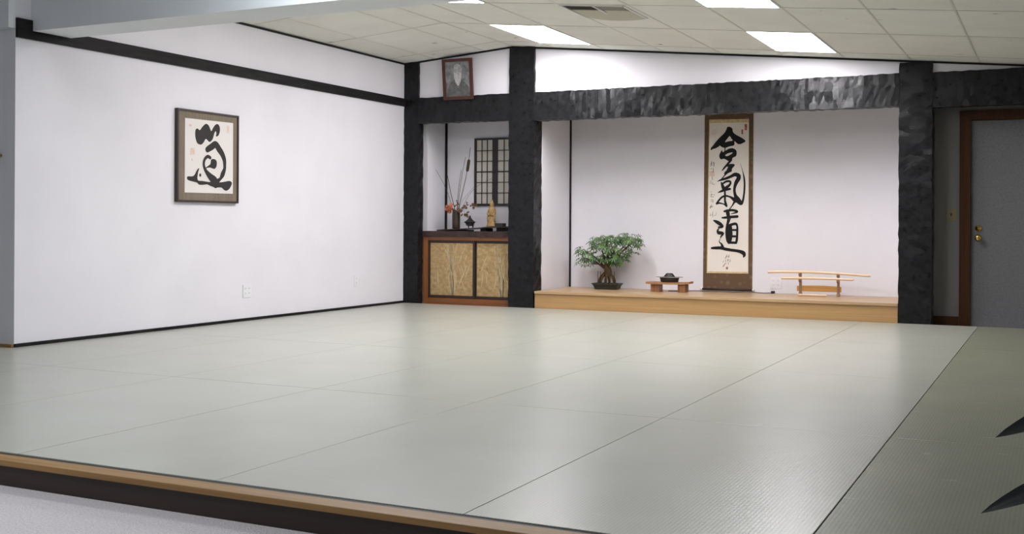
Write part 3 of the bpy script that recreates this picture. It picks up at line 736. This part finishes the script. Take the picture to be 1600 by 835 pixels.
# small knob on the return wall at the left margin
mb = MB(); mb.lathe([(.010, 0), (.010, .02), (.026, .028), (.030, .042), (.024, .055), (.008, .06)], seg=18)
mb.v = [(-5.432 + p[0], -5.2 - p[2], 1.357 + p[1]) for p in mb.v]
tag(mb.build('coat_peg', M['knob_wood'], base=(-5.432, -5.2, 1.357)), 'small round tan peg on the grey wall at the left margin', 'peg')

# ------------------------------------------------------------------ ceiling lights and vent
def troffer(x0, x1, y0, y1, label):
    o = thing('ceiling_light', ((x0 + x1) / 2, (y0 + y1) / 2, zc((x0 + x1) / 2)), label, 'light', 'recessed ceiling lights')
    e = .012
    def slab(a, b, c, d, lo, hi):
        return [(a, c, zc(a) - lo), (b, c, zc(b) - lo), (b, d, zc(b) - lo), (a, d, zc(a) - lo)], [(a, c, zc(a) - hi), (b, c, zc(b) - hi), (b, d, zc(b) - hi), (a, d, zc(a) - hi)]
    mb = MB()
    for a, b, c, d in ((x0, x1, y0, y0 + e), (x0, x1, y1 - e, y1), (x0, x0 + e, y0 + e, y1 - e), (x1 - e, x1, y0 + e, y1 - e)):
        mb.hexa(*slab(a, b, c, d, .008, .0))
    mb.build('frame', M['tbar_white'], o)
    MB().hexa(*slab(x0 + e, x1 - e, y0 + e, y1 - e, .007, .001)).build('diffuser', M['tube'], o)
LX = [(-3.463, -2.887), (-1.05, -0.492)]
for (a, b), s in zip(LX, ('left', 'right')):
    troffer(a, b, -1.497, -.348, f'glowing ceiling light just before the back wall, {s} one of that pair')
    troffer(a, b, -3.797, -2.645, f'glowing ceiling light at the top photo edge, {s} one of that pair')

ve = thing('ceiling_vent', (-1.98, -2.31, zc(-1.98)), 'square metal air vent with one dark louvred quarter in the tiled ceiling', 'vent')
def vslab(a, b, c, d, lo0, lo1, hi=.0):
    return [(a, c, zc(a) - lo0), (b, c, zc(b) - lo0), (b, d, zc(b) - lo1), (a, d, zc(a) - lo1)], [(a, c, zc(a) - hi), (b, c, zc(b) - hi), (b, d, zc(b) - hi), (a, d, zc(a) - hi)]
mb = MB()
mb.hexa(*vslab(-2.262, -2.245, -2.60, -2.02, .010, .012)).hexa(*vslab(-1.722, -1.706, -2.60, -2.05, .010, .012))
mb.hexa(*vslab(-1.985, -1.965, -2.60, -2.17, .010, .012)).hexa(*vslab(-2.245, -1.722, -2.615, -2.60, .010, .01))
mb.build('frame', M['tbar_white'], ve)
mb = MB()
for k in range(6):
    y = -2.595 + k * .036
    mb.hexa(*vslab(-2.243, -1.987, y, y + .03, .006, .001))
mb.build('louvre', M['vent_dark'], ve)
mb = MB()
for k in range(6):
    y = -2.595 + k * .036
    mb.hexa(*vslab(-1.963, -1.724, y, y + .03, .006, .003))
mb.build('louvre', M['vent_mid'], ve)
mb = MB()
for k in range(10):
    a = -2.243 + k * .0519; b = a + .0519
    f = lambda x: .008 + .02 * math.sin(PI * (x + 2.243) / .519)
    bot = [(a, -2.378, zc(a) - .004), (b, -2.378, zc(b) - .004), (b, -2.03, zc(b) - f(b)), (a, -2.03, zc(a) - f(a))]
    mb.hexa(bot, [(p[0], p[1], p[2] + .003) for p in bot])
mb.build('sagging_panel', M['vent_light'], ve)
# ------------------------------------------------------------------ bonsai
BX, BY, BZ = -3.125, .73, .18
bo = thing('bonsai', (BX, BY, BZ), 'bushy green bonsai with exposed roots in a shallow dark pot on the alcove platform', 'plant')
mb = MB()
def ring(w, d, z, r=.03, n=4):
    out = []
    for cx, cy, a0 in ((w - r, d - r, 0), (-w + r, d - r, 1), (-w + r, -d + r, 2), (w - r, -d + r, 3)):
        for k in range(n + 1):
            a = (a0 + k / n) * PI / 2
            out.append((BX + cx + r * math.cos(a), BY + cy + r * math.sin(a), BZ + z))
    return out
rings = [ring(.125, .075, .0), ring(.132, .082, .012), ring(.135, .086, .03), ring(.150, .098, .055), ring(.156, .104, .056), ring(.156, .104, .066), ring(.146, .094, .066), ring(.140, .088, .05)]
vs = [p for r in rings for p in r]; n = len(rings[0])
fs = [(i * n + k, i * n + (k + 1) % n, (i + 1) * n + (k + 1) % n, (i + 1) * n + k) for i in range(len(rings) - 1) for k in range(n)]
fs.append(tuple(range(n)))
mb.add(vs, fs)
mb.build('pot', M['pot'], bo)
MB().add(ring(.141, .089, .057), [tuple(range(n))]).build('soil', M['soil'], bo)
rnd = random.Random(11)
mb = MB()
tz = BZ + .057
crown = Vector((BX + .012, BY, BZ + .2))
mb.tube(catmull([(BX + .015, BY, tz + .08), (BX + .01, BY, tz + .12), (BX - .005, BY + .01, tz + .18), (BX - .02, BY, tz + .25)], 4), [.030 + .014 * math.sin(k * .35) for k in range(13)], 10)
branches = []
for tip in ((-.30, 0, .34), (-.22, -.05, .40), (-.1, .05, .46), (.02, -.06, .5), (.12, .05, .53), (.24, 0, .52), (.34, -.02, .55), (.18, -.07, .40), (-.2, .06, .27), (.1, .06, .33), (.02, .0, .40)):
    e = Vector((BX + tip[0], BY + tip[1], BZ + tip[2])); s = Vector((BX - .005, BY, tz + .15))
    m1 = s.lerp(e, .5) + Vector((0, 0, .03))
    mb.tube(catmull([tuple(s), tuple(m1), tuple(e)], 5), [.013 - .0009 * k for k in range(11)], 7)
mb.build('trunk', M['bark'], bo)
mb = MB()
for k in range(15):
    a = 2 * PI * k / 15 + rnd.uniform(-.2, .2)
    rx, ry = rnd.uniform(.075, .115), rnd.uniform(.03, .06)
    e = Vector((BX + rx * math.cos(a), BY + ry * math.sin(a), tz - .004))
    s = Vector((BX + .012 + .022 * math.cos(a), BY + .012 * math.sin(a), tz + rnd.uniform(.09, .15)))
    m1 = Vector((BX + rx * .85 * math.cos(a), BY + ry * .85 * math.sin(a), tz + rnd.uniform(.05, .075)))
    mb.tube(catmull([tuple(s), tuple(m1), tuple(e)], 5), [.011 - .0004 * q for q in range(11)], 6)
for x in (-.105, -.075, .09):
    mb.tube([(BX + x, BY - .02, tz), (BX + x * .98, BY - .02, tz + .14)], .0035, 6)
mb.build('roots', M['bark'], bo)
mb = MB()
lobes = [((-.285, 0, .41), (.10, .09, .085), 17), ((-.20, 0, .33), (.12, .10, .09), 20), ((-.06, -.02, .42), (.17, .15, .13), 62),
         ((.06, -.02, .38), (.17, .15, .12), 52), ((.17, 0, .40), (.13, .13, .11), 30), ((.02, 0, .54), (.18, .13, .06), 34),
         ((.22, 0, .55), (.17, .12, .07), 36), ((.34, 0, .53), (.09, .08, .08), 14), ((-.12, 0, .52), (.12, .11, .06), 20), ((.30, 0, .44), (.06, .08, .07), 9),
         ((-.30, 0, .30), (.06, .06, .06), 8)]
def leaflet(c, dirv, up, L, W, droop):
    side = dirv.cross(up).normalized()
    pts = []
    for t, w in ((0.08, .12), (.35, .85), (.65, 1.0), (.9, .55), (1.0, .05)):
        q = c + dirv * L * t + Vector((0, 0, -droop * L * t * t))
        pts.append((q - side * W * w * .5, q - up * W * .12 * w, q + side * W * w * .5))
    vs = [p for tri in pts for p in tri]; fs = []
    for i in range(len(pts) - 1):
        for k in (0, 1):
            fs.append((3 * i + k, 3 * i + k + 1, 3 * i + k + 4, 3 * i + k + 3))
    return vs, fs
for (c, r, cnt) in lobes:
    for _ in range(int(cnt * .8)):
        while True:
            d = Vector((rnd.uniform(-1, 1), rnd.uniform(-1, 1), rnd.uniform(-1, 1)))
            if .3 < d.length < 1: break
        p = Vector((BX + c[0] + d.x * r[0], BY + c[1] + d.y * r[1], BZ + c[2] + d.z * r[2]))
        p.y = min(p.y, .93)
        ax = (Vector((d.x * .5, d.y * .5 - .25, .7))).normalized()
        u = ax.orthogonal().normalized(); w = ax.cross(u)
        nl = rnd.choice((6, 7, 8)); a0 = rnd.uniform(0, 6)
        for k in range(nl):
            a = a0 + 2 * PI * k / nl
            dv = (u * math.cos(a) + w * math.sin(a) + ax * .05).normalized()
            vs, fs = leaflet(p, dv, ax, rnd.uniform(.038, .055), rnd.uniform(.012, .016), rnd.uniform(.25, .6))
            vs = [(q[0], min(q[1], .972), q[2]) for q in vs]
            mb.add(vs, fs, 0, True)
mb.build('foliage', M['leaf'], bo)

# ------------------------------------------------------------------ low stand with lidded bowl
TX, TY = -2.38, .62
ds = thing('display_stand', (TX, TY, .18), 'low brown wooden stand with two block legs on the alcove platform', 'stand')
mb = MB()
xs = [-.240, -.18, -.1, 0, .1, .18, .24]
lo = [.262, .261, .260, .260, .262, .265, .273]
for k in range(6):
    a, b = TX + xs[k], TX + xs[k + 1]
    wa = .085 if k else .07; wb = .085 if k < 5 else .07
    mb.hexa([(a, TY - wa, lo[k] + .0), (b, TY - wb, lo[k + 1]), (b, TY + wb, lo[k + 1]), (a, TY + wa, lo[k])],
            [(a, TY - wa, lo[k] + .022), (b, TY - wb, lo[k + 1] + .022), (b, TY + wb, lo[k + 1] + .022), (a, TY + wa, lo[k] + .022)])
mb.build('top', M['stand_wood'], ds)
for x0, x1 in ((-.190, -.092), (.108, .192)):
    MB().box(TX + x0, TX + x1, TY - .06, TY + .06, .18, .264).build('leg', M['stand_leg'], ds, bevel=.006)
bw = thing('lidded_bowl', (TX, TY, .283), 'black flared bowl with a wide grey rim and domed lid on the low brown stand', 'bowl')
def sq(hw, hd, z): return [(TX - hw, TY - hd, z), (TX + hw, TY - hd, z), (TX + hw, TY + hd, z), (TX - hw, TY + hd, z)]
mb = MB(); mb.lathe([(.088, 0), (.094, .004), (.101, .030), (.106, .047), (.098, .047)], (TX, TY, .283), 28, sy=.62)
mb.build('bowl', M['iron'], bw)
mb = MB(); mb.lathe([(.10, .047), (.146, .052), (.150, .056), (.146, .058), (.06, .055)], (TX, TY, .283), 32, sy=.55)
mb.build('rim', M['rim'], bw)
mb = MB(); mb.lathe([(.062, .055), (.060, .062), (.046, .080), (.038, .090), (.030, .094), (.006, .095)], (TX, TY, .283), 20, sy=.7)
mb.build('lid', M['iron'], bw)

# ------------------------------------------------------------------ sword rack and wooden swords
RY = .72
rk = thing('sword_rack', (-.845, RY, .18), 'small wooden sword rack with an orange crossboard on the alcove platform', 'rack')
for x in (-1.030, -.655):
    prof = [(-.045, .18), (.045, .18), (.040, .200), (.017, .215), (.017, .405), (.012, .416), (-.004, .416), (-.004, .400), (-.010, .394), (-.034, .394), (-.036, .404), (-.044, .404),
            (-.044, .386), (-.030, .376), (-.010, .372), (-.008, .345), (-.012, .337), (-.034, .337), (-.036, .347), (-.044, .347), (-.044, .329), (-.030, .319), (-.012, .315), (-.012, .215), (-.040, .200)]
    MB().prism([(RY + p[0], p[1]) for p in prof], 'x', x - .0115, x + .0115).build('post', M['rack_post'], rk)
mb = MB()
for k in range(8):
    a = -1.064 + k * .437 / 8; b = a + .437 / 8
    f = lambda x: .279 + .006 * (1 - ((x + .845) / .2) ** 2)
    mb.hexa([(a, RY - .003, .224), (b, RY - .003, .224), (b, RY + .011, .224), (a, RY + .011, .224)], [(a, RY - .003, f(a)), (b, RY - .003, f(b)), (b, RY + .011, f(b)), (a, RY + .011, f(a))])
mb.build('crossboard', M['rack_wood'], rk)
def sword(pts, y, r0, r1, label):
    c = catmull([(p[0], y, p[1]) for p in pts], 6)
    nn = len(c)
    rad = [r0 + (r1 - r0) * k / (nn - 1) for k in range(nn)]
    rad[-1] *= .55
    mb = MB(); mb.tube(c, rad, 10, flat=.8)
    mid = c[nn // 2]
    tag(mb.build('wooden_sword', M['pale_oak'], base=mid), label, 'sword', 'wooden practice swords')
sword([(-1.353, .411), (-1.20, .417), (-1.035, .4185), (-.875, .4185), (-.656, .412), (-.5, .404), (-.342, .394)], .694, .0180, .0155, 'longest pale wooden sword, on the top hooks of the rack')
sword([(-1.215, .353), (-1.03, .3565), (-.875, .358), (-.655, .3565), (-.501, .353)], .694, .0170, .0145, 'middle-length pale wooden sword on the lower hooks of the rack')
sword([(-1.032, .1915), (-.95, .1925), (-.85, .1925), (-.752, .1915)], .640, .0140, .0125, 'shortest pale wooden sword, a dagger lying on the platform before the rack')

# power cord
cd = thing('power_cord', (-1.34, .90, .18), 'thin grey power cord with black plug lying behind the scroll foot', 'cord')
MB().tube(catmull([(-1.36, .895, .187), (-1.45, .86, .185), (-1.6, .93, .185), (-1.75, .82, .185), (-1.9, .90, .185), (-2.05, .83, .185), (-2.17, .88, .185), (-2.3, .76, .185), (-2.42, .70, .185)], 6), .0045, 7).build('cable', M['cord'], cd)
MB().box(-1.365, -1.330, .875, .915, .18, .207).build('plug', M['blackplastic'], cd, bevel=.004)
# ------------------------------------------------------------------ niche: cabinet, counter, window, ornaments
CY = .12
cb = thing('cabinet', (-4.47, .35, FLOOR), 'built-in reddish cabinet with two gold grass-patterned sliding doors in the niche', 'cabinet')
mb = MB().box(-5.105, -5.046, CY, .6, FLOOR, .745)
mb.build('stile', M['redwood_v'], cb)
MB().box(-5.046, -3.985, CY, .6, .703, .745).build('top_rail', M['redwood'], cb)
MB().box(-5.046, -3.985, CY, .6, FLOOR, .060).build('bottom_rail', M['redwood'], cb)
MB().box(-5.046, -3.985, CY + .035, .6, .060, .703).build('carcass', M['darkframe'], cb)
def sdoor(x0, x1, y, seed, xm):
    f = .026
    mb = MB().box(x0, x0 + f, y, y + .015, .066, .700).box(x1 - f, x1, y, y + .015, .066, .700).box(x0 + f, x1 - f, y, y + .015, .066, .066 + f).box(x0 + f, x1 - f, y, y + .015, .700 - f, .700)
    d = mb.build('sliding_door', M['darkframe'], cb)
    mb = MB().box(x0 + f, x1 - f, y + .004, y + .012, .066 + f, .700 - f)
    r = random.Random(seed); P = PS(y + .0032)
    zb, zt = .066 + f, .700 - f
    lim = lambda v, a, b: max(a, min(b, v))
    for k in range(9):          # pressed reeds fanning out from the middle
        s = r.uniform(-.03, .05); tx = xm + .01 + r.uniform(-.09, .09)
        q = [(xm + .015 + s * .4, zb + .01, .0042), (xm + s, zb + .2, .0034), (lim(tx, x0 + .04, x1 - .04), zt - .01, .0018)]
        brush(mb, P, q, 1)
    for k in range(16):
        bx = r.uniform(x0 + .06, x1 - .06); bz = r.uniform(zb + .02, zt - .2); L = r.uniform(.07, .2); sl = r.uniform(-.5, .5)
        ex = lim(bx + sl * L, x0 + .035, x1 - .035)
        brush(mb, P, [(bx, bz, .002), ((bx + ex) / 2 + .006, bz + L * .6, .0036), (ex, min(bz + L, zt), .0014)], 1)
    p = mb.build('panel', [M['panel'], M['reed_light']], d)
    for px in (x0 + .058,):
        m2 = MB(); m2.lathe([(.011, 0), (.011, .003), (.007, .004), (.006, .002)], seg=14)
        m2.v = [(px + q[0], y + .004 - q[2], .385 + q[1]) for q in m2.v]
        m2.build('finger_pull', M['brass'], d)
sdoor(-5.042, -4.452, CY + .008, 3, -4.75)
sdoor(-4.462, -3.99, CY + .0235, 4, -4.145)
mb = MB()
rnd2 = random.Random(5)
xs = [-5.106 + k * (1.121 / 20) for k in range(21)]
for k in range(20):
    a, b = xs[k], xs[k + 1]
    y = CY - .03
    mb.hexa([(a, y + .006 * math.sin(k * 1.3), .746), (b, y + .006 * math.sin((k + 1) * 1.3), .746), (b, .629, .746), (a, .629, .746)],
            [(a, y - .004 + .006 * math.sin(k * .9), .806 + .002 * math.sin(k * 1.1)), (b, y - .004 + .006 * math.sin((k + 1) * .9), .806 + .002 * math.sin((k + 1) * 1.1)), (b, .629, .806), (a, .629, .806)])
tag(mb.build('counter_slab', M['dark_top'], base=(-4.45, .3, .746)), 'thick dark wooden counter slab on top of the niche cabinet', 'counter')

# shoji window
wi = thing('window_1', (-4.44, .63, 1.09), 'dark lattice paper window in the niche', 'window'); struct(wi)
def sash(x0, x1, stl, str_, yy):
    z0, z1 = 1.095, 1.872
    mb = MB().box(x0, x0 + stl, yy, yy + .02, z0, z1).box(x1 - str_, x1, yy, yy + .02, z0, z1).box(x0 + stl, x1 - str_, yy, yy + .02, z0, z0 + .026).box(x0 + stl, x1 - str_, yy, yy + .02, z1 - .022, z1)
    s = mb.build('sash', M['lattice'], wi)
    a, b = x0 + stl, x1 - str_
    mb = MB()
    for k in (1, 2):
        x = a + (b - a) * k / 3; mb.box(x - .0042, x + .0042, yy + .004, yy + .015, z0 + .026, z1 - .022)
    for k in range(1, 6):
        z = z0 + .026 + (z1 - z0 - .048) * k / 6; h = .0042 if k != 3 else .007
        mb.box(a, b, yy + .005, yy + .014, z - h, z + h)
    mb.build('lattice', M['lattice'], s)
    MB().box(a, b, yy + .014, yy + .018, z0 + .02, z1 - .02).build('pane', M['shoji'], s)
sash(-4.720, -4.444, .026, .044, .608)
sash(-4.444, -4.155, .024, .026, .606)

tr = thing('display_tray', (-4.5, .32, .806), 'low dark tray with small feet on the counter slab', 'tray')
mb = MB()
tx = [-4.99, -4.88, -4.74, -4.6, -4.48, -4.38, -4.28, -4.0]
tzz = [.820, .828, .834, .840, .846, .856, .862, .864]
for k in range(7):
    a, b = tx[k], tx[k + 1]
    mb.hexa([(a, .22, tzz[k] - .012), (b, .22, tzz[k + 1] - .012), (b, .44, tzz[k + 1] - .012), (a, .44, tzz[k] - .012)], [(a, .22, tzz[k]), (b, .22, tzz[k + 1]), (b, .44, tzz[k + 1]), (a, .44, tzz[k])])
mb.build('board', M['dark_top'], tr)
for x0, x1, z1 in ((-4.90, -4.62, .822), (-4.45, -4.38, .840), (-4.25, -4.02, .850)):
    MB().box(x0, x1, .25, .42, .8045, z1).build('foot', M['blackwood'], tr)

VX, VY = -4.795, .32
vz = .833
va = MB(); va.lathe([(.040, 0), (.044, .004), (.045, .05), (.046, .14), (.044, .195), (.040, .212), (.034, .212), (.034, .19)], (VX, VY, vz), 24)
tag(va.build('vase', M['vase'], base=(VX, VY, vz)), 'dark brown cylindrical vase holding dried stems in the niche', 'vase')
fa = thing('dried_flower_arrangement', (VX, VY, 1.03), 'dried cattail, reeds and autumn leaves standing in the dark vase', 'flowers')
vm = (VX, VY, .93)
def stem(tip, via=None, r=.0035, m='stem', name='stem'):
    pts = [vm, (VX + (tip[0] - VX) * .12, VY, 1.035)] + ([via] if via else []) + [tip]
    MB().tube(catmull(pts, 5), [1.35 * r * (1 - .5 * k / (5 * (len(pts) - 1))) for k in range(5 * (len(pts) - 1) + 1)], 6).build(name, M[m], fa)
stem((-4.605, .30, 1.745), (-4.66, .30, 1.42), .0042)
ct = MB(); ct.tube([(-4.648, .30, 1.475), (-4.643, .30, 1.49), (-4.625, .30, 1.60), (-4.622, .30, 1.612)], [.006, .017, .017, .005], 10); ct.build('cattail', M['cattail'], fa)
stem((-4.672, .31, 1.64), (-4.72, .31, 1.42), .003)
stem((-4.725, .31, 1.50), (-4.76, .31, 1.28), .0035)
stem((-4.90, .30, 1.44), (-4.855, .31, 1.22), .004, 'stem_dark')
stem((-5.075, .34, 1.51), (-4.93, .32, 1.29), .0022, 'stem_dark')
stem((-4.56, .30, 1.30), (-4.70, .31, 1.16), .0016, 'stem_dark')
stem((-4.36, .40, 1.41), (-4.58, .34, 1.28), .0016, 'stem_dark')
def leafcluster(cx, cz, rx, rz, n, m, seed, L=.05):
    r = random.Random(seed); mb = MB()
    for _ in range(n):
        p = Vector((cx + r.uniform(-rx, rx), .29 + r.uniform(-.03, .03), cz + r.uniform(-rz, rz)))
        d = Vector((r.uniform(-1, 1), r.uniform(-.6, .6), r.uniform(-1, .8))).normalized()
        up = Vector((r.uniform(-.4, .4), -1, r.uniform(-.3, .5)))
        up = (up - d * up.dot(d)).normalized()
        vs, fs = leaflet(p, d, up, L * r.uniform(.7, 1.1), L * .62, .2)
        mb.add(vs, fs)
    mb.build('leaves', M[m], fa)
leafcluster(-4.875, 1.075, .03, .042, 26, 'leaf_orange', 1)
leafcluster(-4.64, 1.10, .05, .016, 7, 'leaf_brown', 2, .04)
leafcluster(-4.555, 1.095, .03, .022, 6, 'leaf_brown', 3, .045)
leafcluster(-4.695, 1.065, .025, .02, 6, 'leaf_brown', 4, .05)
leafcluster(-4.665, .995, .02, .02, 6, 'leaf_brown', 5, .045)
leafcluster(-4.785, 1.10, .03, .05, 6, 'leaf_brown', 6, .035)
stem((-4.54, .29, 1.10), (-4.66, .30, 1.095), .0018, 'stem_dark'); stem((-4.66, .29, .995), (-4.70, .30, 1.05), .0018, 'stem_dark')

bx_ = -4.617
ib = thing('incense_burner', (bx_, .32, .840), 'small dark bronze incense burner with pointed roof-like lid beside the vase', 'incense burner')
b0 = Vector((bx_, .32, .839))
mb = MB(); mb.lathe([(.030, .026), (.042, .034), (.050, .052), (.046, .058)], tuple(b0), 16); mb.build('bowl', M['bronze'], ib)
mb = MB(); mb.lathe([(.050, .056), (.066, .064), (.068, .070), (.050, .082), (.034, .094), (.018, .112), (.010, .124), (.012, .132), (.004, .146)], tuple(b0), 8, smooth=False); mb.build('lid', M['bronze'], ib)
for k in range(3):
    a = 2 * PI * k / 3 + .5
    MB().tube([(bx_ + .03 * math.cos(a), .32 + .03 * math.sin(a), .844), (bx_ + .036 * math.cos(a), .32 + .036 * math.sin(a), .880)], [.007, .009], 8).build('leg', M['bronze'], ib)

# carved standing figure
sx_, sy_ = -4.337, .31
st = thing('carved_statue', (sx_, sy_, .862), 'gold carved wooden robed figure standing on a small base in the niche', 'statue')
mb = MB(); mb.lathe([(.060, 0), (.064, .006), (.058, .016), (.050, .026), (.056, .036), (.046, .044)], (sx_, sy_, .860), 16, sy=.8); mb.build('base', M['gold_wood'], st)
mb = MB(); mb.lathe([(.050, .04), (.046, .055), (.038, .09), (.037, .13), (.041, .165), (.043, .19), (.036, .213), (.018, .222), (.016, .228), (.022, .236), (.025, .252), (.022, .268), (.014, .276), (.012, .284), (.013, .292), (.004, .302)], (sx_, sy_, .858), 18, sy=.75)
for s in (-1, 1):
    mb.tube([(sx_ + s * .036, sy_, 1.045), (sx_ + s * .044, sy_ - .012, 1.0), (sx_ + s * .026, sy_ - .034, .985), (sx_ + s * .004, sy_ - .036, 1.0)], [.012, .013, .012, .009], 8)
    mb.tube([(sx_ + s * .034, sy_ - .02, .985), (sx_ + s * .040, sy_ - .018, .94), (sx_ + s * .042, sy_ - .012, .91)], [.010, .013, .006], 8)
mb.build('figure', M['gold_wood'], st)
tag(MB().box(-4.285, -4.185, .28, .36, .8625, .898).build('trinket_box', M['bronze'], base=(-4.235, .32, .8625), bevel=.002), 'small black box beside the gold carved figure in the niche', 'box')

# ------------------------------------------------------------------ foreground plant reaching in at the right margin
fp = thing('rubber_plant', (1.50, -8.55, FLOOR), 'potted plant with dark glossy pointed leaves reaching in at the right edge', 'plant')
mb = MB(); mb.lathe([(.085, 0), (.12, .20), (.13, .20), (.13, .235), (.115, .235), (.11, .2)], (1.50, -8.55, FLOOR), 24); mb.build('pot', M['terracotta'], fp)
mb = MB(); mb.lathe([(.108, .19), (.108, .205), (.02, .21)], (1.50, -8.55, FLOOR), 20); mb.build('soil', M['soil'], fp)
mb = MB(); mb.tube(catmull([(1.50, -8.55, FLOOR + .2), (1.51, -8.55, .3), (1.49, -8.56, .6), (1.51, -8.55, .85)], 5), [.012 - .0004 * k for k in range(16)], 8)
mb.build('stem', M['stem_dark'], fp)
def big_leaf(base, tip, W, up, droop=.06):
    base, tip = Vector(base), Vector(tip)
    d = tip - base; L = d.length; d.normalize(); up = Vector(up); up = (up - d * up.dot(d)).normalized(); s = d.cross(up)
    rows = []
    for k in range(13):
        t = k / 12
        w = W * (math.sin(PI * min(1, t ** .8)) ** .75 if t > .02 else .05) * (1 - .15 * t)
        if k == 12: w = .0004
        q = base + d * L * t + up * droop * L * math.sin(PI * t)
        rows.append((q - s * w * .5 + up * w * .18, q - s * w * .25 + up * w * .07, q, q + s * w * .25 + up * w * .07, q + s * w * .5 + up * w * .18))
    vs = [p for r in rows for p in r]; fs = []
    for i in range(12):
        for k in range(4):
            fs.append((5 * i + k, 5 * i + k + 1, 5 * i + k + 6, 5 * i + k + 5))
    mb = MB(); mb.add(vs, fs, 0, True); mb.tube([tuple(base + (Vector((1.5, -8.55, base.z - .02)) - base)), tuple(base)], .004, 6)
    mb.build('leaf', M['fore_leaf'], fp)
big_leaf((1.425, -8.57, .590), (1.209, -8.60, .519), .058, (.15, -.55, .8))
big_leaf((1.435, -8.57, .480), (1.186, -8.60, .384), .058, (.15, -.55, .8))
for a, z in ((.3, .55), (1.2, .7), (2.1, .42), (-.6, .66), (-1.3, .5), (.9, .38), (.1, .85), (1.8, .84)):
    dx, dy = math.cos(a), math.sin(a)
    big_leaf((1.5 + .05 * dx, -8.55 + .05 * dy, z), (1.5 + .26 * dx, -8.55 + .22 * dy, z - .05), .065, (0, -.2, 1))

# ------------------------------------------------------------------ light, world, camera
def area(name, loc, sx, sy, power, color, rot=(0, 0, 0)):
    l = bpy.data.lights.new(name, 'AREA'); l.shape = 'RECTANGLE'; l.size = sx; l.size_y = sy; l.energy = power; l.color = color
    o = bpy.data.objects.new(name, l); COL.objects.link(o); o.location = loc; o.rotation_euler = rot
    return o
area('front_room_lamp', (-2.2, -9.2, 2.85), 1.2, .6, FRONT_W2, (.90, .96, 1.0))
area('front_room_lamp', (-2.3, -5.62, 2.88), .9, .5, FRONT_W, (.90, .96, 1.0))
w = bpy.data.worlds.new('World'); bpy.context.scene.world = w; w.use_nodes = True
bg = w.node_tree.nodes['Background']; bg.inputs['Color'].default_value = (.82, .88, 1.0, 1); bg.inputs['Strength'].default_value = WORLD_S

f, cyp, yaw, roll = 1741.4125, 350.7806, 0.4548, 0.0053
cam = bpy.data.cameras.new('camera'); co = bpy.data.objects.new('camera', cam); COL.objects.link(co)
cam.sensor_width = 36; cam.lens = 36 * f / 1600
cam.shift_y = -(417.5 - cyp) / 1600
cam.clip_start = .05
fw = Vector((-math.sin(yaw), math.cos(yaw), 0)); rt = Vector((math.cos(yaw), math.sin(yaw), 0)); up = Vector((0, 0, 1))
c, s = math.cos(roll), math.sin(roll)
# image x axis = c*right + s*up ... picture rolled by a third of a degree
xi = rt * c - up * (-s); yi = up * c - rt * s
R = Matrix((xi, yi, -fw)).transposed()
co.matrix_world = Matrix.Translation((1.3035, -10.7143, .8861)) @ R.to_4x4()
sc_ = bpy.context.scene
sc_.camera = co
sc_.view_settings.view_transform = 'Standard'
sc_.view_settings.look = 'None'
sc_.view_settings.exposure = EXPO
